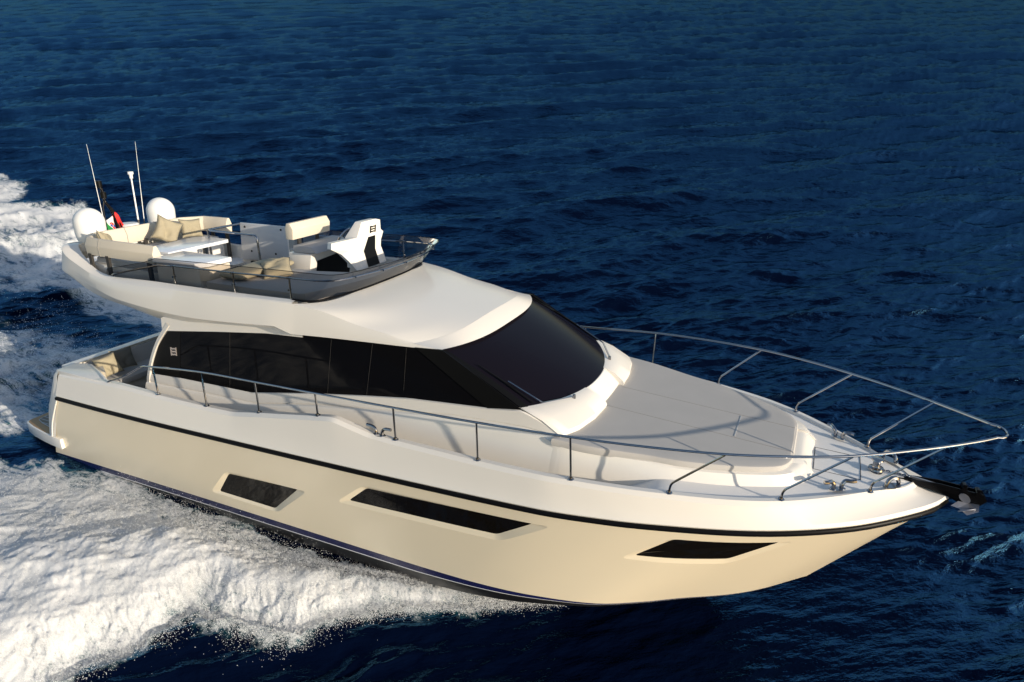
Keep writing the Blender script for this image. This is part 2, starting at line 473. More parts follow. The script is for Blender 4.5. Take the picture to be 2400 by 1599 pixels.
# ---- transom, stern quarter, swim platform
g = Geo(); rows = []
for z in list(np.linspace(.22, 1.50, 10)) + [1.555, 1.59, 1.606]:
    f = (z - .0) / 1.14
    xe = -.30 + .42 * min(1, f) ** 1.3 + (.09 * max(0, z - 1.14))
    ye = 2.05 - max(0, z - 1.2) * .14
    rd = {1.555: .018, 1.59: .05, 1.606: .12}.get(z, 0)
    kc = float(np.interp(z, [.22, .9, 1.14, 1.5, 1.61], [.20, .27, .22, .11, .09]))
    hs = [(xe + .02, -ye + rd * .4), (xe - kc * .45 + rd * .3, -ye + .002 + rd * .7), (xe - kc * .85 + rd * .6, -ye + .014 + rd * .9), (xe - kc + rd, -ye + .05 + rd), (xe - kc - .03 + rd, -ye + .14 + rd), (xe - kc - .04 + rd, -1.4), (xe - kc - .04 + rd, -1.0)]
    rows.append([(a, b, z) for a, b in hs] + [(a, -b, z) for a, b in hs[::-1]])
g.grid(rows)
build('transom', g, M_WHITE, Y, smooth=45)
g = Geo()
ol = [(-.06, -2.03), (-.05, -2.085), (-.33, -2.065), (-.62, -2.035), (-1.0, -1.975), (-1.27, -1.905), (-1.325, -1.87), (-1.345, -1.80), (-1.36, -1.4), (-1.38, 0)]
ol = ol + [(a, -b) for a, b in ol[::-1][1:]]
g.slab(ol, .10, .29)
plat = build('swim_platform', g, M_WHITE, Y, smooth=30, bevel=.007)
ins_ = [(-.3, -2.035), (-.62, -2.005), (-1.0, -1.945), (-1.26, -1.88), (-1.30, -1.85), (-1.32, -1.79), (-1.335, -1.4), (-1.355, 0)]
ins_ = ins_ + [(a, -b) for a, b in ins_[::-1][1:]]
build('teak_border', Geo().slab(ins_, .28, .298), M_TEAK, plat, smooth=0)
in2 = [(-.3, -1.89), (-.62, -1.86), (-.96, -1.81), (-1.16, -1.75), (-1.20, -1.69), (-1.215, -1.4), (-1.235, 0)]
in2 = in2 + [(a, -b) for a, b in in2[::-1][1:]]
build('teak_deck', Geo().slab(in2, .28, .302), M_TEAKDECK, plat, smooth=0)
build('caulk_line', strip([(a, b, .303) for a, b in in2], .012, h=.002), M_CAULK, plat, smooth=0)
# notch trim where the platform meets the hull
build('hull_edge_trim', Geo().tube(spline([(.12, -2.075, 1.08), (-.04, -2.075, .82), (-.17, -2.075, .58), (-.27, -2.07, .31)], 6), .011, 6), M_WHITE, plat)

# ---- cockpit
g = Geo()
g.grid([[(-.05, -1.9, .9), (-.05, 1.9, .9)], [(2.2, -1.9, .9), (2.2, 1.9, .9)]])
build('cockpit_floor', g, M_TEAKDECK, Y, smooth=0)
g = Geo()   # inner coaming walls of the cockpit
for s in (-1, 1):
    build('cockpit_coaming', Geo().grid([[(1.0, s * 1.86, .88), (2.3, s * 1.88, .88)], [(1.0, s * 1.86, 1.60), (2.3, s * 1.9, 1.62)]]), M_WHITE, Y, smooth=0)
g = Geo().box((-.1, -1.75, .9), (.12, 1.75, 1.585))
sofa = build('cockpit_sofa', g, M_WHITE, Y, smooth=30, bevel=.03)
g = Geo(); prof_ = [(.12, 1.56), (.2, 1.555), (.30, 1.29), (.12, 1.29)]
g.prism([(x, -1.55, z) for x, z in prof_], np.array([0, 3.1, 0]))
build('backrest', g, M_GREYFAB, sofa, smooth=30, bevel=.02)
build('seat_cushion', Geo().box((.22, -1.5, 1.19), (.80, 1.55, 1.30)), M_GREYFAB, sofa, smooth=30, bevel=.03)
build('sofa_base', Geo().box((.14, -1.5, .89), (.70, 1.55, 1.185)), M_WHITE, sofa, smooth=30, bevel=.01)
g = Geo()
q = [(.12, -1.97), (.10, -1.62), (.42, -1.53), (.88, -1.70), (1.50, -1.96), (1.5, -2.0)]
g.slab(q, 1.30, 1.612)
build('quarter_locker', g, M_WHITE, Y, smooth=30, bevel=.015)
g = Geo(); g.slab([(.26, -1.60), (.50, -1.40), (.86, -1.60), (.62, -1.66)], 1.30, 1.56)
build('side_armrest', g, M_SOFA, sofa, smooth=30, bevel=.012)
g = Geo(); g.slab([(a, -b) for a, b in q][::-1], 1.30, 1.612)
build('quarter_locker', g, M_WHITE, Y, smooth=30, bevel=.015)

# ---- cabin sides, trunk, collar
CY = 1.47
winbot = [(1.72, 1.60), (1.90, 1.67), (2.51, 1.70), (4.05, 1.735), (4.15, 1.755), (5.23, 1.95), (6.20, 2.10), (6.91, 2.20), (8.14, 2.30), (8.57, 2.36), (8.75, 2.30), (9.13, 2.14)]
wbz = lin([p[0] for p in winbot], [p[1] for p in winbot])
grz = lin([1.7, 4.15, 5.35, 6.67, 7.54, 8.6, 9.2], [1.51, 1.585, 1.805, 1.975, 2.10, 2.15, 2.12])
g = Geo(); rows = [[] for _ in range(7)]
for x in np.linspace(1.72, 9.13, 90):
    zb = float(wbz(x)); zg = min(float(grz(x)), zb - .02); zd = float(deckZ(x)) - .05
    L = [(x, -CY + .01, zb), (x, -CY - .012, zb - .008), (x, -1.492, zg + .010), (x, -1.474, zg), (x, -1.515, zg - .022), (x, -1.56, zg - .14 if zg - .14 > zd else (zg + zd) / 2), (x, -1.565, zd)]
    for r, p in zip(rows, L): r.append(p)
g.grid(rows); g.grid([[(1.72, -CY + .01, float(wbz(1.72))), (1.72, -1.3, 1.5)], [(1.72, -1.57, 1.0), (1.72, -1.3, 1.0)]])
g.mirror()
cabin = build('cabin', g, M_WHITE, Y, smooth=30)
g = Geo()   # head band above the side windows, aft pillar
top = [(2.33, 2.70), (2.45, 2.76), (3.5, 2.85), (4.7, 2.95), (5.2, 2.90)]
bot = [(2.30, 2.42), (2.42, 2.50), (3.5, 2.645), (4.52, 2.77), (5.2, 2.81)]
for s in (-1, 1):
    build('head_band', Geo().grid([[(x, s * 1.485, z) for x, z in top], [(x, s * 1.485, z) for x, z in bot], [(x, s * 1.43, z) for x, z in bot]]), M_WHITE, cabin, smooth=30)
g = Geo()
po = spline([(1.69, 1.15), (1.71, 1.45), (1.81, 1.76), (2.10, 2.25), (2.45, 2.64)], 5); pi = spline([(1.76, 1.15), (1.775, 1.45), (1.87, 1.76), (2.155, 2.235), (2.50, 2.60)], 5)
for s in (-1, 1):
    build('cabin_pillar', Geo().grid([[(p[0], s * 1.38, p[1]) for p in po], [(p[0], s * 1.492, p[1]) for p in po], [(p[0], s * 1.498, p[1]) for p in pi], [(p[0], s * 1.44, p[1]) for p in pi]]), M_WHITE, cabin, smooth=30)
build('aft_door', Geo().add([(1.85, -1.44, .9), (1.85, 1.44, .9), (2.5, 1.44, 2.68), (2.5, -1.44, 2.68)], [[0, 1, 2, 3]]), M_GLASS, cabin, smooth=0)
# side glazing
wtop = [(2.44, 2.52), (4.52, 2.775), (4.93, 2.80), (6.70, 2.925), (7.46, 2.97)]
def side_glass(s):
    o = [(1.86, 1.60), (1.9, 1.80), (2.12, 2.19)] + wtop + [(8.56, 2.37), (8.14, 2.29), (6.91, 2.19), (6.20, 2.09), (5.23, 1.94), (4.15, 1.745), (4.05, 1.725), (2.51, 1.69)]
    G = Geo(); G.prism([(x, s * 1.462, z) for x, z in o], np.array([0, -s * .03, 0]))
    w = build('side_window', G, M_GLASS, Y, smooth=0)
    a = s * 1.464
    G = Geo(); G.prism([(7.06, a, 2.95), (7.47, a, 2.975), (8.57, a, 2.372), (8.10, a, 2.292)], np.array([0, s * .006, 0]))
    build('window_pillar', G, M_PILLAR, w, smooth=0)
    G = Geo(); G.prism([(1.88, a, 1.66), (1.92, a, 1.84), (2.13, a, 2.19), (2.45, a, 2.515), (2.70, a, 2.545), (2.51, a, 1.70)], np.array([0, s * .003, 0]))
    build('window_border', G, M_PILLAR, w, smooth=0)
    for (x0, z0), (x1, z1) in (((3.77, 2.67), (3.60, 1.73)), ((5.69, 2.85), (5.53, 2.00)), ((6.38, 2.89), (6.22, 2.11)), ((6.92, 2.92), (6.84, 2.3))):
        G = Geo(); G.prism([(x0, a, z0), (x0 + .004, a, z0), (x1 + .004, a, z1), (x1, a, z1)], np.array([0, s * .002, 0]))
        build('window_joint', G, M_DARKPOST, w, smooth=0)
    return w
sw = side_glass(-1); side_glass(1)

# windshield
def WS(y, t):
    a = min(1, abs(y) / 1.45)
    tp = np.array([7.36 + .29 * (1 - a ** 3), y, 2.955]); bt = np.array([8.575 + .53 * (1 - a ** 2.2), y * (1.0), 2.365 - .055 * (1 - a ** 2)])
    p = tp + (bt - tp) * t; p[2] += .028 * 4 * t * (1 - t); return p
g = Geo().grid([[WS(-1.45 + 2.9 * j / 40, i / 14) for j in range(41)] for i in range(15)])
ws = build('windshield', g, M_WSGLASS, Y, smooth=60)
for s in (-1, 1):
    G = Geo(); G.grid([[WS(s * yy, i / 14) + np.array([.004, 0, .008]) for i in range(15)] for yy in (1.452, 1.40, 1.365)])
    build('windshield_border', G, M_PILLAR, ws, smooth=60)
    # wiper
    pv_ = WS(s * .77, 1.0) + np.array([.04, 0, .025]); el = WS(s * 1.23, .985) + np.array([.04, 0, .04]); bl = WS(s * 1.275, .66) + np.array([.02, 0, .045])
    arm = Geo().tube([pv_, el], .006, 6).tube([el, bl], .006, 6).tube([pv_ + [.015, 0, .004], el + [.015, 0, .004], bl + [.015, 0.0, .004]], .004, 6).lathe([(.0, .03), (.02, .028), (.024, -.03)], pv_, 10)
    wp_ = build('wiper', arm, M_STEEL, Y)
    b0 = WS(s * 1.31, .36) + np.array([.01, 0, .03]); b1 = WS(s * 1.30, .97) + np.array([.01, 0, .03])
    build('wiper_blade', Geo().tube([b0, (b0 + b1) / 2 + [.006, 0, .012], b1], [.007, .013, .009], 6), M_PILLAR, wp_)

# collar round the foot of the windshield: centre panel and a fin either side
def CB(y): a = min(1, abs(y) / 1.45); return np.array([8.56 + .53 * (1 - a ** 2.2), y, 2.372 - .055 * (1 - a ** 2)])
outc = lin([-1.6, -1.5, -1.2, -.8, -.4, 0, .4, .8, 1.2, 1.5, 1.6], [9.0, 9.10, 9.24, 9.32, 9.34, 9.30, 9.34, 9.32, 9.24, 9.10, 9.0])
g = Geo(); rows = []
for j in range(25):
    y = -.42 + .84 * j / 24; a = CB(y); b = np.array([9.285 - .01 * (y / .4) ** 2, y, 2.135])
    rows.append([a - [.05, 0, -.01], a + [0, 0, .006], a + (b - a) * .5 + [0, 0, .012], b, b + [.0, 0, -.08]])
g.grid(rows)
collar = build('windshield_collar', g, M_WHITE, Y, smooth=35)
for s in (-1, 1):
    g = Geo(); rows = []
    for j in range(29):
        y = s * (.40 + 1.10 * j / 28); ya = s * min(abs(y), 1.455); a = CB(ya); a[1] = ya
        xo = float(outc(y)); b = np.array([xo, y, 2.165 + (.01 if abs(y) < 1.4 else -.02)])
        rows.append([a - [.05, 0, -.012], a + [0, 0, .012], a + (b - a) * .55 + [0, 0, .035], b, b + [.012, 0, -.03], b + [-.01, 0, -.12]])
    g.grid(rows); g.poly(rows[0]); g.grid([rows[-1], [np.array([p[0] - .04, p[1] - s * .07, p[2] - .12]) for p in rows[-1]]])
    build('collar_fin', g, M_WHITE, collar, smooth=35)

# trunk (raised coachroof under the sunpad)
base = [(8.3, 1.50), (8.7, 1.54), (9.0, 1.565), (9.6, 1.52), (10.2, 1.43), (10.9, 1.27), (11.4, 1.06), (11.75, .85), (11.93, .62), (11.97, .42), (11.95, .2), (11.95, 0)]
topl = [(8.3, 1.40, 2.2), (8.7, 1.48, 2.12), (9.07, 1.56, 2.06), (9.6, 1.48, 2.0), (10.15, 1.37, 1.975), (10.8, 1.17, 1.935), (11.3, .95, 1.91), (11.6, .78, 1.90), (11.74, .58, 1.90), (11.78, .38, 1.90), (11.78, .18, 1.90), (11.78, 0, 1.90)]
bs = spline([(a, b, 0) for a, b in base], 6); tsn = spline(topl, 6)
bs = bs + [p * [1, -1, 1] for p in bs[::-1][1:]]; tsn = tsn + [p * [1, -1, 1] for p in tsn[::-1][1:]]
g = Geo(); rows = [[], [], [], [], []]
for a, b in zip(bs, tsn):
    zd = dzf(min(a[0], 13)) - .04; ap = np.array([a[0], -a[1], zd]); bp_ = np.array([b[0], -b[1], b[2]])
    m = ap + (bp_ - ap) * .72; m[2] += .03; m[:2] += (ap - bp_)[:2] * .10
    inn = np.array([b[0] - .06, -b[1] * .93, b[2] + .008])
    for r, p in zip(rows, (ap, m, bp_, inn, np.array([b[0] - .25, -b[1] * .6, b[2] + .01]))): r.append(p)
g.grid(rows)
g.poly(rows[-1])
trunk = build('trunk', g, M_WHITE, Y, smooth=40)
# small fins at the trunk's nose
for s in (-1, 1):
    g = Geo(); g.prism([(11.62, s * .62, 1.90), (11.86, s * .70, 1.80), (11.97, s * .44, 1.79), (11.80, s * .40, 1.93)], np.array([-.16, 0, .01]))
    build('trunk_nose', g, M_WHITE, trunk, smooth=30, bevel=.012)
# lashing strap dip
# ---- flybridge body: side wings, roof
ST = [  # underside inner, lower crease, upper crease, coaming top inner
    ((-.50, 0, 3.22), (-.56, 0, 3.30), (-.52, 0, 3.52), (.05, 0, 3.575)),
    ((-.50, .4, 3.22), (-.55, .4, 3.30), (-.50, .4, 3.53), (.05, .4, 3.575)),
    ((-.47, .75, 3.21), (-.50, .8, 3.28), (-.44, .8, 3.55), (.03, .72, 3.575)),
    ((-.42, 1.0, 3.17), (-.38, 1.15, 3.23), (-.33, 1.12, 3.56), (-.10, .98, 3.575)),
    ((-.2, 1.13, 3.0), (-.24, 1.28, 3.17), (-.12, 1.27, 3.47), (.06, 1.09, 3.50)),
    ((.3, 1.22, 2.84), (.33, 1.38, 3.12), (.40, 1.37, 3.31), (.35, 1.2, 3.41)),
    ((.8, 1.26, 2.75), (.80, 1.46, 3.02), (.85, 1.44, 3.21), (.62, 1.29, 3.32)),
    ((1.4, 1.3, 2.70), (1.3, 1.53, 2.93), (1.35, 1.50, 3.17), (1.08, 1.38, 3.245)),
    ((2.2, 1.38, 2.64), (2.05, 1.58, 2.88), (2.05, 1.53, 3.19), (2.1, 1.42, 3.275)),
    ((2.9, 1.45, 2.69), (2.9, 1.6, 2.85), (2.9, 1.54, 3.23), (2.9, 1.42, 3.285)),
    ((3.7, 1.46, 2.80), (3.63, 1.61, 2.875), (3.63, 1.545, 3.26), (3.6, 1.42, 3.295)),
    ((4.8, 1.47, 2.90), (4.80, 1.6, 2.955), (4.8, 1.53, 3.295), (4.8, 1.42, 3.325)),
    ((5.04, 1.46, 2.84), (5.06, 1.57, 2.865), (5.1, 1.52, 3.30), (5.1, 1.42, 3.335))]
g = Geo(); rows = []
fine = []
for k in range(4):
    fine.append(spline([s[k] for s in ST[:12]], 5) + [np.array(ST[12][k], float)])
for p in zip(*fine):
    L1, L2, L3, L4 = [q * [1, -1, 1] for q in p]
    out = (L2 + L3) / 2 - np.array([0, .012, 0]) * min(1, max(0, L2[0]))
    lo = L2 + (L1 - L2) * .10 + np.array([0, 0, -.012])
    ridge = L3 + (L4 - L3) * .15 + np.array([0, 0, .01])
    inner = L4 + np.array([0, .02, -.03]); fl = inner + np.array([.0, .01, -.30 if L4[0] > .7 else -.12])
    rows.append([L1, lo, L2, out, L3, ridge, L4, inner, fl])
g.grid([list(r) for r in zip(*rows)]).mirror()
gfly = g
# roof forward of the windscreen
cre = [(5.1, 1.52, 3.30), (5.61, 1.50, 3.25), (6.12, 1.48, 3.135), (6.63, 1.46, 3.065), (6.86, 1.45, 3.02), (7.0, 1.445, 2.985)]
cen = [(5.60, 3.345), (6.15, 3.30), (6.68, 3.23), (7.12, 3.165), (7.32, 3.135), (7.47, 3.112)]
ee = [8, 6.5, 6, 5.5, 5, 4.6]
cl = spline(cre, 5); ce_ = spline([(a, 0, b) for a, b in cen], 5); el_ = np.interp(np.linspace(0, 5, len(cl)), range(6), ee)
g = gfly; rows = []
for c_, m_, e_ in zip(cl, ce_, el_):
    r = []
    for j in range(49):
        w = math.sin(math.pi / 2 * (-1 + 2 * j / 48)); f = 1 - abs(w) ** e_; f2 = 1 - abs(w) ** 2.6
        r.append((c_[0] + (m_[0] - c_[0]) * f, w * c_[1], c_[2] + (m_[2] - c_[2]) * f2))
    rows.append(r)
g.grid(rows)
last = rows[-1]
edge = []; lip = []
for j in range(49):
    w = math.sin(math.pi / 2 * (-1 + 2 * j / 48)); f = 1 - abs(w) ** 3.2
    edge.append((7.42 + (7.735 - 7.42) * f, w * 1.435, 2.962 + .008 * f)); lip.append((7.28 + .28 * f, w * 1.42, 2.945))
mid = [tuple(np.array(a) * .5 + np.array(b) * .5 + np.array([.0, 0, .012 * (1 - abs(a[1] / 1.45) ** 6)])) for a, b in zip(last, edge)]
g.grid([[(p[0] + .0007, p[1], p[2] - .0003) for p in last], mid, edge, lip])
# roof sides below the crease
lowb = spline([(5.06, 1.57, 2.865), (5.60, 1.545, 2.895), (6.3, 1.51, 2.92), (6.97, 1.47, 2.94), (7.30, 1.445, 2.955), (7.42, 1.435, 2.962)], 5)
for s in (-1, 1):
    A = [np.array([p[0], s * p[1], p[2]]) for p in cl]; B = [np.array([p[0], s * p[1], p[2]]) for p in lowb]
    mid_ = [(a + b) / 2 + np.array([0, s * .012 * (1 - (k / (len(A) - 1)) ** 4), 0]) for k, (a, b) in enumerate(zip(A, B))]; und = [b + np.array([-.02, -s * .10, -.005]) for b in B]
    g.grid([A, mid_, B, und])
fly = build('flybridge', g, M_WHITE, Y, smooth=30)
# fly sole and the underside
g = Geo(); g.slab([(.30, -1.2), (.7, -1.36), (2.0, -1.43), (5.3, -1.43), (5.42, -1.3), (5.5, 0), (5.42, 1.3), (5.3, 1.43), (2.0, 1.43), (.7, 1.36), (.30, 1.2)], 2.93, 2.98)
build('flybridge_floor', g, M_DECK, fly, smooth=0)
g = Geo(); g.grid([[(.05, -1.18, 2.90), (.05, 1.18, 2.90)], [(.66, -1.25, 2.76), (.66, 1.25, 2.76)], [(1.4, -1.3, 2.70), (1.4, 1.3, 2.70)], [(2.3, -1.4, 2.63), (2.3, 1.4, 2.63)], [(5.1, -1.45, 2.86), (5.1, 1.45, 2.86)], [(7.3, -1.42, 2.94), (7.3, 1.42, 2.94)]])
build('overhang_ceiling', g, M_WHITE, fly, smooth=30)
g = Geo(); g.grid([[(.05, -1.18, 2.90), (.05, 1.18, 2.90)], [(.30, -1.22, 2.98), (.30, 1.22, 2.98)]])
build('aft_edge', g, M_WHITE, fly, smooth=0)
# base moulding of the fly windscreen (dark gasket)
arc = lambda ex_, y0, x0, xc, z0, zc, n=33: [(x0 + (xc - x0) * (1 - abs(-1 + 2 * j / (n - 1)) ** ex_), y0 * (-1 + 2 * j / (n - 1)), z0 + (zc - z0) * (1 - abs(-1 + 2 * j / (n - 1)) ** 2)) for j in range(n)]

# ---- fly windscreen in smoked acrylic, wraps round the front and down both sides
tp = [(1.17, 1.44, 3.29), (1.20, 1.44, 3.37), (2.11, 1.44, 3.57), (2.37, 1.44, 3.655), (4.02, 1.44, 3.71), (4.88, 1.44, 3.735), (5.45, 1.43, 3.745), (5.70, 1.385, 3.745), (5.82, 1.28, 3.745), (5.93, .9, 3.745), (6.01, .45, 3.745), (6.03, 0, 3.745)]
bt = [(1.16, 1.43, 3.25), (1.19, 1.43, 3.25), (2.11, 1.43, 3.275), (2.37, 1.43, 3.28), (4.02, 1.43, 3.30), (4.88, 1.43, 3.325), (5.15, 1.43, 3.33), (5.34, 1.40, 3.33), (5.43, 1.33, 3.335), (5.55, .95, 3.34), (5.62, .48, 3.35), (5.64, 0, 3.355)]
def sm(P): return [np.array(p, float) for p in P[:5]] + spline(P[5:], 5)
tp_, bt_ = sm(tp), sm(bt)
tp_ = [p * [1, -1, 1] for p in tp_] + tp_[::-1][1:]; bt_ = [p * [1, -1, 1] for p in bt_] + bt_[::-1][1:]
g = Geo().grid([bt_, [(a + b) / 2 for a, b in zip(bt_, tp_)], tp_])
fws = build('flybridge_windscreen', g, M_SMOKE, Y, smooth=60)
g = Geo().tube(tp_, .005, 6)
build('glass_edge', g, M_PILLAR, fws)
build('windscreen_gasket', Geo().tube([p + np.array([.0, 0, .004]) for p in bt_[8:-8]], .017, 8), M_RUB, fws)
# fly rail
rp = [(1.26, 1.42, 3.27), (1.30, 1.42, 3.29), (2.40, 1.42, 3.545), (2.73, 1.42, 3.57), (3.95, 1.42, 3.595), (5.0, 1.42, 3.635), (5.5, 1.41, 3.645), (5.68, 1.34, 3.65), (5.78, 1.2, 3.65), (5.87, .85, 3.65), (5.96, .4, 3.65), (5.975, 0, 3.65)]
rp = [np.array(p) * [1, -1, 1] for p in rp] + [np.array(p) for p in rp[::-1][1:]]
rail = build('flybridge_rail', Geo().tube(fillet(rp, .12, 4), .0135, 8), M_STEEL, Y)
for s in (-1, 1):
    for x, z in ((2.72, 3.57), (3.95, 3.595), (5.01, 3.635)):
        g = Geo().tube([(x, s * 1.42, z), (x + .0, s * 1.425, 3.30)], .012, 8)
        for zz in (z, z - .17): g.tube([(x - .01, s * 1.45, zz), (x - .01, s * 1.395, zz)], .015, 8)
        build('rail_post', g, M_STEEL, rail)
for y, x in ((-1.05, 5.83), (-.55, 5.94), (0, 5.975), (.55, 5.94), (1.05, 5.83)):
    g = Geo().tube([(x - .02, y, 3.65), (x + .035, y, 3.655)], .014, 8)
    build('rail_clamp', g, M_STEEL, rail)

# ---- flybridge sofa
def sweep_profile(path, prof, zc):
    """hex profile (in, up) swept along a plan polyline with mitred corners; 'in' points left of travel"""
    P = [np.array([p[0], p[1]], float) for p in path]; rows = []
    for i, p in enumerate(P):
        if i == 0: d = P[1] - P[0]; d /= np.linalg.norm(d); n = np.array([-d[1], d[0]]); s = 1
        elif i == len(P) - 1: d = P[-1] - P[-2]; d /= np.linalg.norm(d); n = np.array([-d[1], d[0]]); s = 1
        else:
            a = P[i] - P[i - 1]; a /= np.linalg.norm(a); b = P[i + 1] - P[i]; b /= np.linalg.norm(b)
            na = np.array([-a[1], a[0]]); nb = np.array([-b[1], b[0]]); n = na + nb; n /= np.linalg.norm(n); s = 1 / max(.3, n @ na)
        rows.append([(p[0] + n[0] * u * s, p[1] + n[1] * u * s, zc + v) for u, v in prof])
    G = Geo().grid([list(r) for r in zip(*(rows))], cv=True); G.poly(rows[0]); G.poly(rows[-1]); return G
fs_ = build('flybridge_sofa', Geo().slab([(.22, -.9), (.45, -1.18), (2.1, -1.18), (2.1, -.66), (.92, -.66), (.85, -.5), (.85, .5), (.92, 1.05), (.92, 1.22), (.45, 1.2), (.22, .9)], 2.97, 3.33), M_WHITE, Y, smooth=30, bevel=.015)
hexp = [(0, -.14), (-.015, .02), (.03, .14), (.085, .14), (.135, .02), (.135, -.14)]
sp_ = [(2.15, -1.29), (.86, -1.285), (.50, -1.26), (.17, -.90), (.17, .90), (.47, 1.26), (.82, 1.285), (1.12, 1.285)]
hexl = [(-a, b) for a, b in hexp]
br = build('sofa_backrest', sweep_profile(sp_, hexl, 3.645), M_SOFA, fs_, smooth=25, bevel=.012)
for y in (-.35, .3):
    build('seam', Geo().tube([(.165 + .0, y, 3.5), (.17 + .135 + .004, y, 3.51), (.17 + .139, y, 3.665), (.17 + .088, y, 3.787), (.2, y, 3.787)], .005, 5), M_SEAM, br)
build('seam', Geo().tube([(.86, -1.285, 3.505), (.86, -1.30, 3.665), (.86, -1.255, 3.787), (.86, -1.2, 3.787)], .005, 5), M_SEAM, br)
seatp = [(.32, -.88), (.52, -1.13), (2.08, -1.13), (2.08, -.68), (.90, -.68), (.82, -.5), (.82, .5), (.90, 1.0), (.90, 1.14), (.52, 1.14), (.32, .88)]
build('seat_cushion', Geo().slab(seatp, 3.335, 3.43), M_GREYFAB, fs_, smooth=30, bevel=.02)
for x, y in ((.58, -1.26), (1.02, -1.27), (2.0, -1.27), (.30, -.62), (.30, .0), (.30, .62), (.62, 1.26), (1.0, 1.26)):
    dx, dy = (.035, .02) if abs(y) > 1 else (.02, .035)
    build('backrest_post', Geo().box((x - dx, y - dy, 2.97), (x + dx, y + dy, 3.53)), M_DARKPOST, fs_, smooth=0)

# ---- table
tb = build('flybridge_table', Geo().slab([(1.38, -.95), (2.06, -.95), (2.09, .27), (2.05, .31), (1.50, .31), (1.36, .18)], 3.565, 3.62), M_TABLE, Y, smooth=30, bevel=.006)
build('table_pedestal', Geo().tube([(1.75, -.55, 2.97), (1.75, -.55, 3.57)], .05, 14).lathe([(0, 0), (.16, 0), (.16, .02), (.05, .03)], (1.75, -.55, 2.98), 20), M_STEEL, tb)
build('table_pedestal', Geo().tube([(1.75, .05, 2.97), (1.75, .05, 3.57)], .05, 14).lathe([(0, 0), (.16, 0), (.16, .02), (.05, .03)], (1.75, .05, 2.98), 20), M_STEEL, tb)
# ---- wet bar
wb = build('wet_bar', Geo().slab([(2.20, -1.30), (3.12, -1.30), (3.12, -.80), (2.20, -.80)], 2.97, 3.535), M_WHITE, Y, smooth=30, bevel=.012)
g = Geo()
g.add([(2.16, -1.33, 3.545), (3.02, -1.33, 3.545), (3.28, -1.22, 3.46), (3.30, -.80, 3.46), (2.16, -.74, 3.545), (3.14, -.74, 3.545),
       (2.16, -1.33, 3.62), (3.02, -1.33, 3.62), (3.20, -1.15, 3.615), (3.22, -.76, 3.615), (2.16, -.74, 3.62)], [])
g = Geo().slab([(2.16, -1.33), (3.08, -1.33), (3.20, -1.18), (3.22, -.74), (2.16, -.74)], 3.55, 3.62)
build('wet_bar_lid', g, M_TABLE, wb, smooth=30, bevel=.008)
g = Geo().prism([(3.125, -1.30, 3.54), (3.225, -1.20, 3.54), (3.215, -.78, 3.54), (3.125, -.78, 3.54)], np.array([0.0, 0, -.2]))
build('wet_bar_front', g, M_SOFA, wb, smooth=30, bevel=.01)

# ---- companionway hatch, open, with guard rail
g = Geo().prism([(1.71, .94, 3.79), (2.83, .94, 3.80), (2.83, .94, 3.17), (1.66, .94, 3.08)], np.array([0, .035, 0]))
hp = build('companionway_hatch', g, M_PANEL, Y, smooth=30, bevel=.012)
for x, z in ((1.83, 3.72), (2.70, 3.73), (1.93, 3.27), (2.52, 3.27)):
    build('hatch_stud', Geo().lathe([(0, .006), (.018, .006), (.02, 0)], (x, .937, z), 12, axis=(0, -1, 0)), M_PILLAR, hp)
for x in (1.98, 2.36):
    build('hatch_hinge', Geo().box((x - .07, .90, 3.06), (x + .07, .94, 3.085)), M_PILLAR, hp, smooth=0)
build('hatch_frame', Geo().box((1.62, .98, 2.95), (2.9, 1.02, 3.12)).box((1.62, .25, 2.95), (1.66, .98, 3.02)).box((2.86, .25, 2.95), (2.9, .98, 3.02)), M_WHITE, hp, smooth=0)
build('stair_well_shade', Geo().slab([(1.68, .42), (2.84, .42), (2.84, .93), (1.68, .93)], 2.96, 2.985), M_LINE, hp, smooth=0)  # flat black slab: the shade down the stair opening, painted as colour
gr = build('stair_rail', Geo().tube(fillet([(1.71, .93, 3.77), (1.70, .19, 3.77), (2.86, .19, 3.77), (2.90, .19, 2.97)], .09, 5), .019, 10).tube([(1.72, .19, 3.765), (1.72, .19, 2.97)], .017, 8), M_STEEL, Y)

# ---- helm seat
hs = build('helm_seat', Geo().add([(3.66, .06, 2.97), (4.0, .06, 2.97), (4.0, 1.15, 2.97), (3.66, 1.15, 2.97), (3.64, .06, 3.50), (3.66, .06, 3.585), (4.13, .06, 3.585), (4.13, 1.15, 3.585), (3.66, 1.15, 3.585), (3.64, 1.15, 3.50)],
    [[0, 1, 6, 5, 4], [2, 3, 9, 8, 7], [1, 2, 7, 6], [0, 4, 9, 3], [4, 5, 8, 9], [5, 6, 7, 8], [0, 3, 2, 1]]), M_WHITE, Y, smooth=20, bevel=.012)
g = Geo().prism([(3.74, .08, 3.585), (4.22, .08, 3.60), (4.13, .08, 3.69), (3.99, .08, 3.705), (3.74, .08, 3.70)], np.array([0, 1.0, 0]))
build('seat_cushion', g, M_GREYFAB, hs, smooth=25, bevel=.012)
g = Geo().prism([(3.66, .03, 3.80), (3.655, .03, 3.98), (3.69, .03, 4.065), (3.76, .03, 4.065), (3.82, .03, 3.97), (3.80, .03, 3.80)], np.array([0, .93, 0]))
build('backrest', g, M_SOFA, hs, smooth=25, bevel=.012)
for y in (.27, .72): build('backrest_post', Geo().box((3.70, y - .035, 3.58), (3.73, y + .035, 3.82)), M_DARKPOST, hs, smooth=0)
g = Geo().prism([(4.0 + .13 * (z - 2.97) / .615 + .004, y, z) for y, z in ((.22, 3.45), (1.12, 3.51), (1.12, 3.05), (.22, 3.05))], np.array([.01, 0, 0]))
build('footwell_panel', g, M_PILLAR, hs, smooth=0)

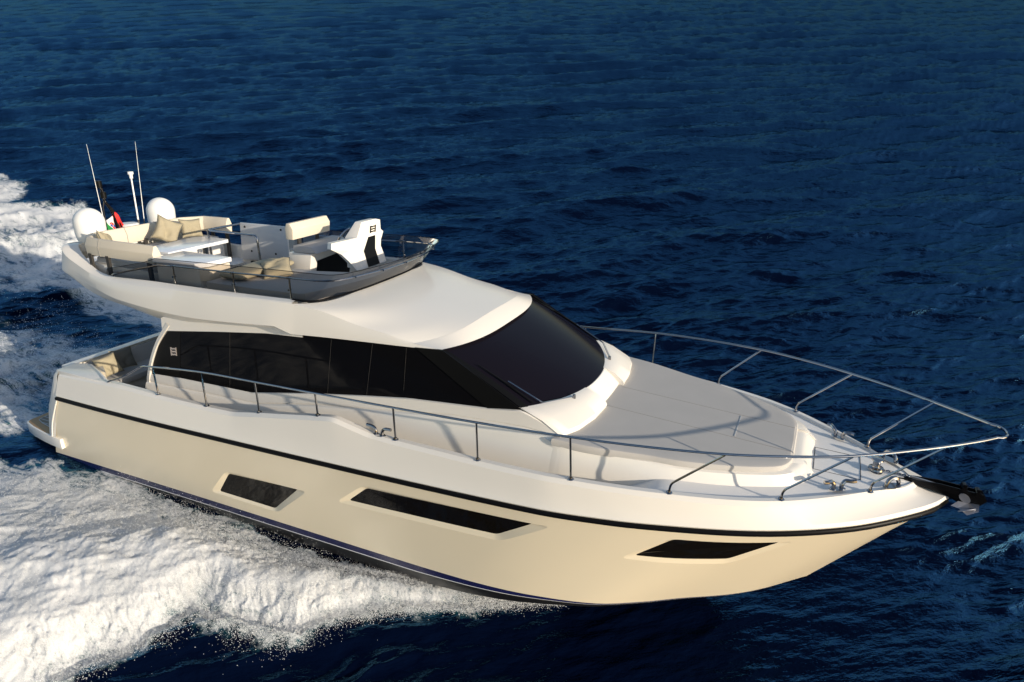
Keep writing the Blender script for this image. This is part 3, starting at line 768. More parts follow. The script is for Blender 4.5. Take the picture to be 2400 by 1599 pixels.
# ---- helm console, faceted
xl = lambda z: 5.02 - .20 * min(1, max(0, (z - 3.40) / .45)) - .05 * max(0, (z - 3.85) / .25)
mid_f = [(.21, 3.40), (.88, 3.40), (.89, 3.44), (.90, 3.65), (.97, 3.74), (1.12, 3.85), (1.06, 3.90), (1.10, 4.05), (.98, 4.08), (.59, 4.08), (.38, 3.85), (.24, 3.58)]
g = Geo()
fr_ = [np.array([xl(z), y, z]) for y, z in mid_f]
bk = [np.array([xl(z) - (.13 if z > 3.95 else .24 if z > 3.5 else .30), y, z + (.0 if z > 3.5 else 0)]) for y, z in mid_f]
n = len(fr_)
g.add(fr_ + bk, [[0, 1, 2, 3, 4, 5, 10, 11], [5, 6, 7, 8, 9, 10], [n + i for i in range(n)][::-1]] + [[i, (i + 1) % n, n + (i + 1) % n, n + i] for i in range(n)])
con = build('helm_console', g, M_WHITE, Y, smooth=15, bevel=.01)
g = Geo()   # starboard wing of the dash
A = [(4.822, .38, 3.865), (4.72, -.13, 3.855), (4.74, -.17, 3.765), (4.80, .0, 3.66), (4.88, .06, 3.55), (4.98, .12, 3.40), (5.02, .215, 3.40), (4.942, .245, 3.57)]
B = [(p[0] - .10, p[1] + .03, p[2]) for p in A]
F_ = (4.90, .13, 3.72)
na = len(A)
g.add(A + B + [F_], [[i, (i + 1) % na, 2 * na] for i in range(na)] + [[i, (i + 1) % na, na + (i + 1) % na, na + i] for i in range(na)] + [list(range(na, 2 * na))])
build('dash_wing', g, M_WHITE, con, smooth=10)
pz_ = [(.67, 3.83), (.85, 3.83), (.71, 3.64), (.67, 3.405), (.37, 3.405), (.42, 3.65)]
build('console_panel', Geo().prism([(xl(z) + .002, y, z) for y, z in pz_], np.array([.012, 0, 0])), M_PILLAR, con, smooth=0)
def emblem(o3, rv, uv, nv, h=.004):
    """two uprights joined by three wavy slanted bars"""
    rv, uv, nv, o3 = [np.asarray(q, float) for q in (rv, uv, nv, o3)]
    G = Geo()
    def P(poly): G.prism([o3 + rv * a + uv * b for a, b in poly], nv * h)
    P([(0, 0), (.13, 0), (.13, 1), (0, 1)]); P([(.87, .0), (1, .0), (1, 1), (.87, 1)])
    for b in (.02, .36, .70):
        P([(.16, b + .12), (.32, b + .02), (.55, b + .06), (.84, b + .04), (.84, b + .18), (.62, b + .24), (.38, b + .19), (.16, b + .28)])
    return G
build('emblem', emblem((xl(3.88) + .006, .735, 3.88), (0, .155, 0), (-.022, .05, .11), (1, 0, .2), .008), M_PILLAR, con, smooth=0)
c0 = np.array([4.46, .55, 3.80]); axw = np.array([-.80, 0, .45]); axw /= np.linalg.norm(axw)
u_ = np.array([0, 1.0, 0]); w_ = np.cross(axw, u_)
ring = [c0 + .185 * (math.cos(t) * u_ + math.sin(t) * w_) for t in np.linspace(0, 2 * math.pi, 28, endpoint=False)]
whl = build('steering_wheel', Geo().tube(ring, .017, 8, closed=True), M_STEEL, con)
g = Geo()
for k in range(3):
    t = math.pi / 2 + k * 2 * math.pi / 3; g.tube([c0, c0 + .185 * (math.cos(t) * u_ + math.sin(t) * w_)], .009, 6)
g.tube([c0, c0 - axw * .15], .025, 8)
build('wheel_spokes', g, M_DARKPOST, con)

# ---- aft beam gear: domes, antennas, mast
for s in (-1, 1):
    c = (-.10, s * .73, 3.565); R_ = .252
    pr = [(.0, 0), (.18, 0), (.205, .02), (.232, .07), (.246, .16), (R_, .345)]
    pr += [(R_ * math.cos(t), .345 + .255 * math.sin(t)) for t in np.linspace(.12, math.pi / 2, 14)]
    build('satellite_dome', Geo().lathe(pr, c, 40), M_DOME, Y, smooth=60)
build('antenna_drum', Geo().lathe([(.13, 0), (.13, .12), (.165, .13), (.17, .17), (.15, .185), (0, .19)], (-.25, .13, 3.57), 32), M_DOME, Y, smooth=35)
def antenna(b, t, r0, r1, kind):
    b = np.asarray(b, float); t = np.asarray(t, float)
    a = build('antenna', Geo().tube([b, b + (t - b) * .5, t], [r0, (r0 + r1) / 2, r1], 8), M_DOME, Y)
    build('antenna_foot', Geo().tube([b, b + (t - b) / np.linalg.norm(t - b) * .24], r0 * 1.25, 8), M_DARKPOST, a)
    if kind: build('antenna_head', Geo().lathe([(0, -.09), (.03, -.09), (.03, -.02), (.05, -.015), (.05, .03), (0, .035)], t, 14), M_DOME, a)
antenna((-.15, -.41, 3.57), (-.15, -.46, 5.22), .008, .002, 0)
antenna((-.15, .365, 3.57), (-.15, .48, 5.21), .008, .002, 0)
antenna((-.15, .255, 3.57), (-.15, .27, 4.66), .015, .013, 1)
ms = build('light_mast', Geo().tube([(-.2, -.12, 3.57), (-.2, -.2, 4.04), (-.2, -.30, 4.22), (-.2, -.31, 4.42), (-.2, -.345, 4.52)], .026, 8).tube([(-.2, -.02, 3.57), (-.2, -.15, 4.02), (-.2, -.28, 4.2)], .012, 6).tube([(-.2, -.36, 3.57), (-.2, -.35, 4.1), (-.2, -.29, 4.3)], .012, 6), M_BLACK, Y)
for z, y in ((4.53, -.345), (4.33, -.30)):
    build('navigation_light', Geo().lathe([(0, -.055), (.05, -.055), (.05, .05), (.035, .055), (0, .055)], (-.2, y, z), 14), M_PILLAR, ms)

# ---- bow rail
tops = [(1.47, 1.985, 1.64), (1.50, 1.985, 1.655), (2.0, 1.99, 1.86), (2.40, 1.99, 2.07), (2.61, 1.99, 2.10), (3.65, 1.99, 2.20), (4.70, 1.99, 2.235), (5.77, 1.99, 2.265), (7.02, 1.99, 2.305), (8.20, 1.99, 2.35), (9.40, 1.985, 2.42), (10.2, 1.91, 2.45), (11.05, 1.75, 2.475), (11.7, 1.52, 2.485), (12.27, 1.245, 2.49), (13.0, .76, 2.505), (13.55, .32, 2.515), (13.70, .18, 2.52)]
stb = spline([np.array(p) * [1, -1, 1] for p in tops], 5)
tipc = [np.array([13.70 + .12 * math.cos(t), .18 * math.sin(t), 2.52]) for t in np.linspace(-1.2, 1.2, 7)]
port = [p * [1, -1, 1] for p in stb[::-1]]
br_ = build('bow_rail', Geo().tube(stb + tipc + port, .015, 10), M_STEEL, Y)
def post(pts, s):
    P = [np.array(p) * [1, s, 1] for p in pts]
    g = Geo().tube(fillet(P, .05, 4) if len(P) > 2 else P, .0135, 8)
    g.lathe([(0, .008), (.036, .008), (.042, 0)], P[0] + [0, 0, .003], 14)
    g.lathe([(.022, 0.0), (.019, .025)], P[0] + [0, 0, .006], 10)
    return g
straight = [(2.62, 2.10), (3.66, 2.20), (4.71, 2.235), (5.78, 2.265), (7.03, 2.305), (8.22, 2.35), (9.41, 2.42)]
for s in (-1, 1):
    for x, zt in straight:
        yb = float(gunY(x)) - .06
        build('rail_post', post([(x, yb, float(gunZ(x))), (x, 1.99, zt)], s), M_STEEL, br_)
    for b, e, t in (((10.50, 1.70, 1.83), (10.51, 1.70, 1.95), (11.05, 1.75, 2.465)), ((11.65, 1.255, 1.80), (11.66, 1.255, 1.92), (12.27, 1.245, 2.48)), ((12.56, .585, 1.765), (12.57, .585, 1.88), (13.18, .62, 2.50))):
        build('rail_post', post([b, e, t], s), M_STEEL, br_)

# ---- cleats and fairleads
def cleat(c, d, tilt=0, r=.021, L=.17, h=.11):
    c = np.asarray(c, float); d = np.asarray(d, float) / np.linalg.norm(d); up = np.array([0, 0, 1.0]); sd = np.cross(d, up)
    g = Geo()
    for k in (-1, 1):
        p = [c + d * k * .05, c + d * k * .05 + up * h * .55, c + d * k * .085 + up * h * .92, c + d * k * .14 + up * h * 1.0 + sd * tilt, c + d * k * (L + .02) + up * h * 1.02 + sd * tilt]
        g.tube(spline(p, 5), r, 10)
        g.lathe([(0, .012), (.035, .012), (.042, 0)], c + d * k * .05, 14)
    ol = [c + d * .10 * math.cos(t) + sd * .045 * math.sin(t) for t in np.linspace(0, 2 * math.pi, 20, endpoint=False)]
    g.prism(ol, up * .006)
    return g
build('cleat', cleat((6.77, -1.965, 1.85), (1, 0, 0)), M_STEEL, Y)
build('cleat', cleat((6.77, 1.965, 1.85), (1, 0, 0)), M_STEEL, Y)
build('cleat', cleat((12.22, -.70, 1.775), (.86, .5, 0), .03, .024), M_STEEL, Y)
build('cleat', cleat((12.22, .70, 1.775), (.86, -.5, 0), -.03, .024), M_STEEL, Y)
for s in (-1, 1):
    c = np.array([12.80, s * .34, 1.765]); d = np.array([.8, -s * .6, 0])
    g = Geo()
    for off in (-.05, .05):
        aa = [c + d * off + (d * .075 * math.cos(t) + np.array([0, 0, .095 * math.sin(t)])) for t in np.linspace(.0, math.pi, 12)]
    aa = [c + d * .085 * math.cos(t) + np.array([0, 0, .11 * math.sin(t)]) for t in np.linspace(0, math.pi, 14)]
    g.tube(aa, .024, 10)
    sdv = np.array([d[1], -d[0], 0])
    g.prism([c + d * .12 * math.cos(t) + sdv * .06 * math.sin(t) for t in np.linspace(0, 2 * math.pi, 20, endpoint=False)], np.array([0, 0, .008]))
    build('fairlead', g, M_STEEL, Y)

# ---- windlass and bow roller
wl = build('windlass', Geo().lathe([(0, .20), (.03, .20), (.065, .195), (.07, .18), (.045, .165), (.042, .11), (.05, .09), (.085, .08), (.09, .06), (.06, .05), (.055, .03), (.095, .02), (.10, 0)], (12.64, .0, 1.715), 28), M_STEEL, Y, smooth=40)
g = Geo(); g.slab([(12.50, -.16), (12.95, -.10), (12.95, .10), (12.50, .16)], 1.70, 1.735)
build('windlass_plate', g, M_WHITE, wl, smooth=20, bevel=.01)
br2 = build('bow_roller', Geo().prism([(12.85, -.055, 1.745), (13.30, -.055, 1.77), (13.75, -.055, 1.735), (13.80, -.055, 1.66), (13.72, -.055, 1.56), (13.60, -.055, 1.545), (13.38, -.055, 1.64), (13.05, -.055, 1.70)], np.array([0, .012, 0])).prism([(12.85, .043, 1.745), (13.30, .043, 1.77), (13.75, .043, 1.735), (13.80, .043, 1.66), (13.72, .043, 1.56), (13.60, .043, 1.545), (13.38, .043, 1.64), (13.05, .043, 1.70)], np.array([0, .012, 0])).prism([(12.9, -.05, 1.735), (13.7, -.05, 1.70), (13.7, .05, 1.70), (12.9, .05, 1.735)], np.array([0, 0, -.02])), M_BLACK, Y, smooth=0)
for xx, zz in ((13.56, 1.765), (13.70, 1.735)):
    build('roller_pin', Geo().tube([(xx, -.065, zz), (xx, .065, zz)], .03, 12), M_BLACK, br2)
    build('pin_lug', Geo().box((xx - .02, -.05, zz - .02), (xx + .02, -.035, zz + .05)), M_BLACK, br2, smooth=0)

# chrome emblem on the aft side window
for s in (-1, 1):
    build('emblem', emblem((2.40, s * 1.470, 2.075), (.135, 0, .015), (.012, 0, .145), (0, s, 0), .006), M_CHROME, sw if s < 0 else sw, smooth=0)

# ================================================================== LOOSE THINGS ABOARD
an = empty('anchor', 'steel anchor stowed under the black bow roller', 'anchor', (13.55, 0, 1.635))
def local(G, loc):
    G.v = [tuple(np.array(p) - loc) for p in G.v]; return G
al = np.array([13.55, 0, 1.6])
build('shank', local(Geo().prism([(12.98, -.012, 1.745), (13.6, -.012, 1.665), (13.69, -.012, 1.55), (13.64, -.012, 1.52), (13.55, -.012, 1.62), (12.98, -.012, 1.725)], np.array([0, .024, 0])), al), M_GALV, an, smooth=0)
ov = [(13.575 + .055 * math.cos(t) - .03 * math.sin(t), -.085 - .02 * math.sin(t), 1.625 + .065 * math.sin(t)) for t in np.linspace(0, 2 * math.pi, 20, endpoint=False)]
build('palm', local(Geo().prism(ov, np.array([0, .014, 0])), al), M_GALV, an, smooth=0)
f = Geo().add([(13.44, -.17, 1.545), (13.52, -.08, 1.575), (13.63, -.05, 1.56), (13.73, -.07, 1.575), (13.72, -.17, 1.535), (13.60, -.24, 1.50), (13.52, -.17, 1.53), (13.58, -.09, 1.50)], [[0, 1, 6], [1, 2, 6], [2, 3, 4], [2, 4, 6], [6, 4, 5], [0, 6, 7], [6, 5, 7], [5, 4, 7], [4, 3, 7]])
build('fluke', local(f, al), M_GALV, an, smooth=0)
g = Geo().tube(spline([(13.52, -.19, 1.50), (13.60, -.20, 1.545), (13.67, -.16, 1.55), (13.70, -.10, 1.53)], 5), .009, 6)
build('roll_bar', local(g, al), M_GALV, an)
g = Geo(); p0 = np.array([12.70, -.05, 1.80]); p1 = np.array([13.02, -.005, 1.765]); nl = 11
for k in range(nl):
    c = p0 + (p1 - p0) * (k + .5) / nl; d = (p1 - p0) / np.linalg.norm(p1 - p0); sd = np.cross(d, [0, 0, 1.0]); up = np.cross(sd, d)
    w = sd if k % 2 else up
    g.tube([c + d * .024 * math.cos(t) + w * .013 * math.sin(t) for t in np.linspace(0, 2 * math.pi, 12, endpoint=False)], .0055, 6, closed=True)
cl_ = p0.copy(); tag(build('anchor_chain', local(g, cl_), M_STEEL, loc=tuple(cl_)), 'steel anchor chain running from windlass to bow roller', 'chain')

# sunpad on the foredeck
padx = [(9.02, 1.575), (9.49, 1.52), (10.15, 1.355), (10.53, 1.275), (11.04, 1.09), (11.45, .88), (11.62, .74), (11.70, .55), (11.715, .30), (11.715, 0)]
ps_ = spline([(a, -b, 0) for a, b in padx], 6)
po_ = [(p[0], p[1]) for p in ps_] + [(p[0], -p[1]) for p in ps_[::-1][1:]]
pzf = lambda x: 1.95 + (11.7 - x) * .065
def padmesh():
    G = Geo(); n = len(po_)
    def ring(k, dz):
        c = np.array([10.2, 0]); return [(c[0] + (p[0] - c[0]) * (1 - k * .018), p[1] * (1 - k * .018), pzf(c[0] + (p[0] - c[0]) * (1 - k * .018)) + dz) for p in po_]
    R = [ring(.2, -.10), ring(0, -.07), ring(0, -.025), ring(.4, -.006), ring(1.2, 0)]
    G.grid(R); 
    # top surface: rows across, joined port to starboard
    m = len(ps_); T = R[-1]; rows = []
    for i in range(m):
        a = np.array(T[i]); b = np.array(T[n - 1 - i]); rows.append([a + (b - a) * j / 10 + np.array([0, 0, .006 * (1 - abs(j / 5 - 1) ** 2)]) for j in range(11)])
    G.grid(rows)
    A = R[0][0]; B = R[0][-1]
    G.grid([[R[k][0] for k in range(5)], [R[k][-1] for k in range(5)]])
    return G
pl = np.array([10.2, 0, 2.0])
pad = tag(build('sunbathing_pad', local(padmesh(), pl), M_PAD, loc=tuple(pl), smooth=40), 'large grey sunbathing pad covering the foredeck in front of the windshield', 'sun pad')
for y in (-.35, .35):
    pts = [(x, y, pzf(x) + .006 * (1 - (y / 1.2) ** 2)) for x in np.linspace(9.34, 11.68, 16)]
    build('seam', local(strip(pts, .008, h=.002), pl), M_SEAM, pad, smooth=0)
for y0, y1, x0, x1 in ((-.35, -.35, 9.34, 11.6),):
    pass
pts = [(11.0, -.32, pzf(11.0) + .006), (11.0, .32, pzf(11.0) + .006)]
build('strap', local(strip(pts, .012, h=.004), pl), M_CAULK, pad, smooth=0)

# flybridge mattress round the console
fo = [(3.34, -1.395), (4.2, -1.37), (5.02, -1.31), (5.12, -1.26), (5.24, -.85), (5.36, -.42), (5.42, 0), (5.38, .45), (5.28, .95), (5.2, 1.24), (5.05, 1.3), (5.05, .08), (4.4, -.12), (4.0, -.14), (3.34, -.14)]
fl = np.array([4.3, -.7, 3.3])
tag(build('flybridge_mattress', local(Geo().slab(fo, 3.24, 3.385), fl), M_PAD, loc=tuple(fl), smooth=30, bevel=.015), 'grey flybridge mattress wrapping round the helm console behind the smoked windscreen', 'mattress')

# pillows
def pillow(name, label, m, ctr, rot, sx=.44, sy=.44, th=.15, pinch=.06, grp=None, dent=True, seed=1):
    r = random.Random(seed); G = Geo(); N = 16; ph = [r.random() * 6 for _ in range(6)]
    for sgn in (1, -1):
        rows = []
        for i in range(N + 1):
            row = []
            for j in range(N + 1):
                a = -1 + 2 * i / N; b = -1 + 2 * j / N
                k = 1 - pinch * 2.2 * ((1 - a * a) * abs(b) ** 3 + 0) ; k2 = 1 - pinch * 2.2 * ((1 - b * b) * abs(a) ** 3)
                x = a * sx / 2 * k2; y = b * sy / 2 * k
                h = max(0, (1 - a ** 4)) ** .6 * max(0, (1 - b ** 4)) ** .6
                wr = .006 * math.sin(5 * a + 3 * b + ph[0]) * h + .004 * math.sin(9 * b - 5 * a + ph[1]) * h + .003 * math.sin(14 * a * b + ph[2] + 6 * b) * h
                if dent and sgn > 0: wr -= .055 * math.exp(-((a - .05) ** 2 / .03 + (b + .35) ** 2 / .12)) ; wr -= .03 * math.exp(-((a + .3 + b * .5) ** 2 / .008)) * h
                row.append((x, y, sgn * (h * th / 2) + wr * .9))
            rows.append(row)
        G.grid(rows)
    o = build(name, G, m, loc=ctr, rot=rot, smooth=75)
    tag(o, label, 'cushion', grp)
    # piped edge
    e = []
    for a, b in [(-1 + 2 * k / 12, -1) for k in range(12)] + [(1, -1 + 2 * k / 12) for k in range(12)] + [(1 - 2 * k / 12, 1) for k in range(12)] + [(-1, 1 - 2 * k / 12) for k in range(12)]:
        k_ = 1 - pinch * 2.2 * (1 - a * a) * abs(b) ** 3; k2_ = 1 - pinch * 2.2 * (1 - b * b) * abs(a) ** 3
        e.append((a * sx / 2 * k2_, b * sy / 2 * k_, 0))
    build('piping', Geo().tube(e, .006, 6, closed=True), M_SLATE if m is not M_SLATE else M_TAUPE, o)
    return o
def basis(nrm, up):
    n_ = Vector(nrm).normalized(); u = Vector(up); u = (u - n_ * u.dot(n_)).normalized(); r_ = u.cross(n_)
    return Matrix([[r_[i], u[i], n_[i], 0] for i in range(3)] + [[0, 0, 0, 1]])
GP = 'scatter cushions'
pillow('scatter_cushion', 'taupe square cushion standing on one corner against the flybridge sofa backrest', M_TAUPE, (.64, .22, 3.67), basis((.85, -.30, .30), (.0, .62, 1)), .46, .46, .16, grp=GP, seed=2)
pillow('scatter_cushion', 'taupe cushion half hidden behind another at the port end of the flybridge sofa', M_TAUPE, (.60, .78, 3.62), basis((.95, -.1, .3), (0, .1, 1)), .44, .36, .14, grp=GP, seed=3)
pillow('scatter_cushion', 'taupe cushion mostly hidden behind the starboard backrest of the flybridge sofa', M_TAUPE, (.60, -.95, 3.65), basis((.7, .6, .35), (-.3, .2, 1)), .42, .40, .14, grp=GP, seed=4)
pillow('scatter_cushion', 'taupe cushion lying on the long bolster of the flybridge mattress', M_TAUPE, (4.02, -.62, 3.49), basis((.15, -.35, 1), (.55, .6, 0)), .50, .46, .17, grp=GP, seed=5)
pillow('scatter_cushion', 'sunlit taupe cushion beside a grey one in the aft cockpit corner', M_TAUPE, (.52, -1.32, 1.52), basis((.80, -.30, .40), (-.3, -.1, 1)), .38, .38, .15, grp=GP, seed=6)
pillow('scatter_cushion', 'dark grey cushion on the aft cockpit sofa next to a sunlit taupe one', M_SLATE, (.46, -.98, 1.53), basis((.9, -.1, .35), (-.25, .05, 1)), .40, .38, .14, grp=GP, seed=7)
# long bolster
G = Geo(); rows = []
for i in range(22):
    t = -1 + 2 * i / 21; s = (1 - abs(t) ** 10) ** .5 * .92 + .08
    rows.append([(.26 * math.copysign(abs(math.cos(a)) ** .5, math.cos(a)) * (.97 + .03 * math.sin(5 * t)) * (.75 + .25 * s), t * .60, .065 * s * math.copysign(abs(math.sin(a)) ** .75, math.sin(a)) * (1 + .12 * math.sin(4 * t + 1))) for a in np.linspace(0, 2 * math.pi, 22, endpoint=False)])
G.grid(rows, cu=True); G.poly(rows[0]); G.poly(rows[-1])
tag(build('bolster', G, M_TAUPE, loc=(3.64, -.62, 3.455), rot=basis((0, 0, 1), (.0, 1, 0)), smooth=60), 'long flat taupe bolster lying across the flybridge mattress under a cushion', 'bolster')

# flag on the light mast
fe = empty('ensign_flag', 'red white and green flag with a crest hanging from the stern mast', 'flag', (-.25, -.2, 3.9))
flc = np.array([-.25, -.2, 3.9])
def flagstrip(y0, y1, m, name):
    G = Geo(); rows = []
    for i in range(9):
        t = i / 8; rows.append([])
        for j in range(7):
            s = y0 + (y1 - y0) * j / 6
            # hoist runs down the staff; the fly hangs aft and down in folds
            p = np.array([-.20, -.15, 4.02]) + t * np.array([.02, .14, -.30]) + s * np.array([-.05, -.23, -.23]) + np.array([.03 * math.sin(6 * s + 4 * t), 0.012 * math.sin(8 * t + 5 * s), 0])
            rows[-1].append(p)
    return build(name, local(G.grid(rows), flc), m, fe, smooth=60, solid=.003)
flagstrip(0, .33, M_RED, 'red_stripe'); wst = flagstrip(.33, .67, M_FWHITE, 'white_stripe'); flagstrip(.67, 1.0, M_GREEN, 'green_stripe')
def fpt(s, t, off=.012): return np.array([-.20, -.15, 4.02]) + t * np.array([.02, .14, -.30]) + s * np.array([-.05, -.23, -.23]) + np.array([.03 * math.sin(6 * s + 4 * t) + off, 0.012 * math.sin(8 * t + 5 * s) - off * .6, 0])
for s0, t0, s1, t1, m in ((.40, .36, .49, .48, M_RED), (.51, .36, .61, .48, M_FBLUE), (.40, .50, .49, .64, M_FBLUE), (.51, .50, .61, .64, M_RED), (.44, .28, .57, .34, M_RED)):
    build('crest', local(Geo().add([fpt(s0, t0), fpt(s1, t0), fpt(s1, t1), fpt(s0, t1)], [[0, 1, 2, 3]]), flc), m, fe, smooth=0)
build('flag_staff', local(Geo().tube([(-.22, -.04, 3.57), (-.21, -.22, 4.10)], .009, 6), flc), M_STEEL, fe)

# ================================================================== THE SEA
def vnoise(x, y, seed=0):
    xi = np.floor(x).astype(np.int64); yi = np.floor(y).astype(np.int64); fx = x - xi; fy = y - yi
    fx = fx * fx * (3 - 2 * fx); fy = fy * fy * (3 - 2 * fy)
    def h(a, b):
        n = (a * 374761393 + b * 668265263 + seed * 1442695041) & 0xFFFFFFFF
        n = ((n ^ (n >> 13)) * 1274126177) & 0xFFFFFFFF; n = n ^ (n >> 16)
        return (n & 0xFFFF) / 65535.0
    a = h(xi, yi); b = h(xi + 1, yi); c = h(xi, yi + 1); d = h(xi + 1, yi + 1)
    return (a + (b - a) * fx) * (1 - fy) + (c + (d - c) * fx) * fy
def fbm(x, y, o=4, seed=0, gain=.5):
    s = 0; a = 1; t = 0
    for k in range(o):
        s = s + a * vnoise(x * 2 ** k + 17.3 * k, y * 2 ** k - 9.1 * k, seed + k); t += a; a *= gain
    return s / t
def sstep(a, b, x): t = np.clip((x - a) / (b - a), 0, 1); return t * t * (3 - 2 * t)
def plan(pts):
    return np.array([wpt((u, v, GZ + GX * u + GY * v))[:2] for u, v in pts])
def segdist(P, line, closed=False):
    d = np.full(len(P), 1e9); L = np.vstack([line, line[:1]]) if closed else line
    for a, b in zip(L[:-1], L[1:]):
        ab = b - a; t = np.clip(((P - a) @ ab) / (ab @ ab), 0, 1); q = P - (a + t[:, None] * ab); d = np.minimum(d, np.hypot(q[:, 0], q[:, 1]))
    return d
def inpoly(P, poly):
    c = np.zeros(len(P), bool); n = len(poly); x = P[:, 0]; y = P[:, 1]
    for i in range(n):
        a = poly[i]; b = poly[i - 1]
        m = ((a[1] > y) != (b[1] > y)) & (x < (b[0] - a[0]) * (y - a[1]) / (b[1] - a[1] + 1e-12) + a[0]); c ^= m
    return c
OUT = plan([(8.9, -1.05), (8.63, -1.18), (8.29, -1.42), (7.78, -1.76), (7.21, -2.0), (6.85, -2.25), (6.5, -2.54), (6.25, -2.76), (6.09, -2.95), (5.99, -3.14), (5.64, -3.28), (4.9, -3.45), (4.69, -3.4), (4.63, -3.58), (4.34, -4.01), (4.18, -4.27), (3.98, -4.61), (3.71, -5.05), (2.7, -6.3), (.6, -8), (-4, -11)])
INN = plan([(8.9, -1.03), (8.63, -1.12), (7.6, -1.38), (6.19, -1.68), (5.47, -1.80), (4.42, -1.83), (3.39, -1.82), (2.25, -1.90), (1.3, -1.90), (.89, -1.91), (.38, -2.04), (-.47, -2.23), (-1.18, -2.52), (-3.0, -3.1), (-7, -5.0)])
BW = np.vstack([OUT, INN[::-1]])
WK = plan([(-40, 14), (-16.1, 6.9), (-14.6, 6.7), (-13.8, 5.5), (-11.2, 6.3), (-8.5, 5.5), (-4, 4.4), (0, 3.2), (.5, 2.5), (-1.2, 1.85), (-2.73, 1.65), (-4.46, 1.9), (-7.0, 1.8), (-14, 1.6), (-40, 3)])
WS2 = plan([(-.9, 1.7), (-2.2, .9), (-3.5, .5), (-5.3, .35), (-8, .5), (-14, .8), (-40, 2), (-40, -9), (-14, -5), (-6, -2.5), (-3, -1.9), (-1.8, -1.7), (-1.2, 0)])

camh = cw[2]
fwd = -(np.array(ax[2])); head = math.atan2(fwd[1], fwd[0])
dep = np.concatenate([np.radians(np.linspace(72, 1.25, 960)), np.radians(np.geomspace(1.2, .03, 40))])
az = head + np.radians(np.concatenate([np.linspace(85, 50, 60), np.linspace(49.9, -49.9, 1250), np.linspace(-50, -85, 60)]))
Rr = camh / np.tan(dep)
RR, AZ = np.meshgrid(Rr, az, indexing='ij')
X = (cw[0] + RR * np.cos(AZ)).ravel(); Yy = (cw[1] + RR * np.sin(AZ)).ravel()
dr = np.abs(np.gradient(Rr)); dl = Rr * math.radians(.08); spc = np.repeat(np.maximum(dr * .6, dl), len(az))
P = np.stack([X, Yy], 1)
# ambient sea: a broad spectrum of small crested waves running across the view
NW = 170
lam = np.exp(rng.uniform(math.log(.13), math.log(5.0), NW))
wd = head + math.pi * .5 + 0.0
th = head + math.radians(14) + rng.normal(0, 1, NW) * np.where(lam > 2.0, .20, .28)
kk = 2 * math.pi / lam
slope = .054 * np.where(lam > 1.3, (1.3 / lam) ** .42, 1.0) * np.where(lam < .25, (lam / .25) ** .35, 1)
amp = slope / kk
phs = rng.uniform(0, 2 * math.pi, NW)
Z = np.zeros(len(X)); DX = np.zeros(len(X)); DY = np.zeros(len(X))
# wind patches vary the small waves' strength
gust = .35 + .95 * fbm(X / 7, Yy / 16, 4, 40)
for i in range(NW):
    fade = sstep(.6, 1.8, lam[i] / spc)
    if fade.max() == 0: continue
    m = fade > 0
    a = kk[i] * (X[m] * math.cos(th[i]) + Yy[m] * math.sin(th[i])) + phs[i]
    A = amp[i] * fade[m] * (gust[m] if lam[i] < 2.5 else 1)
    Z[m] += A * np.cos(a); s = A * np.sin(a) * .65; DX[m] -= s * math.cos(th[i]); DY[m] -= s * math.sin(th[i])
# calmer close to the hull
bxy = np.array([wpt((u, 0, 0))[:2] for u in np.linspace(-.5, 12, 12)])
near = np.zeros(len(X)); sel = (np.abs(X) < 14) & (np.abs(Yy) < 9)
dn = segdist(P[sel], bxy); near[sel] = 1 - sstep(2.0, 3.4, dn)
Z *= 1 - .65 * near; DX *= 1 - .7 * near; DY *= 1 - .7 * near
# foam
foam = np.zeros(len(X)); wet = np.zeros(len(X))
sel = np.where((X < 5) & (X > -30) & (Yy < 1) & (Yy > -16))[0]
Q = P[sel]
wob = np.stack([fbm(Q[:, 0] * 1.6, Q[:, 1] * 1.6, 6, 3, .62) - .5, fbm(Q[:, 0] * 1.6, Q[:, 1] * 1.6, 6, 9, .62) - .5], 1)
Qw = Q + wob * .55
ins = inpoly(Qw, BW); do = segdist(Qw, OUT); di = segdist(Qw, INN)
sg = np.where(ins, do, -do)
tt = np.where(ins, di / (di + do + 1e-6), 0)
xb = Q[:, 0] + 6.5
grow = np.interp(xb, [-3, 0, 3, 5, 7, 8.3, 9], [.75, .75, .62, .45, .25, .09, .03])
lump = fbm(Q[:, 0] * 2.2, Q[:, 1] * 2.2, 5, 21); lump2 = fbm(Q[:, 0] * 9, Q[:, 1] * 9, 4, 27)
prof_h = np.where(ins, sstep(0, .55, tt) * sstep(0, 1.0, np.minimum(do, 2) / (.25 + .9 * grow)), 0)
lump3 = fbm(Q[:, 0] * 26, Q[:, 1] * 26, 3, 33)
Z[sel] *= np.where(ins, .35, 1)
Z[sel] += grow * prof_h * (.80 + .28 * lump) + np.where(ins, (.022 * (lump2 - .5) + .010 * (lump3 - .5)) * np.clip(grow * 1.8, .1, 1) * sstep(.05, .5, tt), 0)
DX[sel] *= np.where(ins, .3, 1); DY[sel] *= np.where(ins, .3, 1)
fo1 = np.where(ins, .62 + .55 * sstep(0, .7, do) * sstep(0, .5, di), .45 - 2.2 * do)
fo1 = np.where(ins & (di < .5), np.minimum(fo1, .40 + .7 * di), fo1)
fo1 += .45 * (lump - .5) + .45 * (lump2 - .5)
fo1 -= .55 * sstep(7.7, 8.7, xb)
foam[sel] = np.clip(fo1, 0, 1.2)
# a shallow bow swell pushed out ahead of the spray
Z[sel] += np.where(~ins, .16 * np.exp(-(do / .9) ** 2) * np.clip((8.6 - xb) / 4, 0, 1), 0)
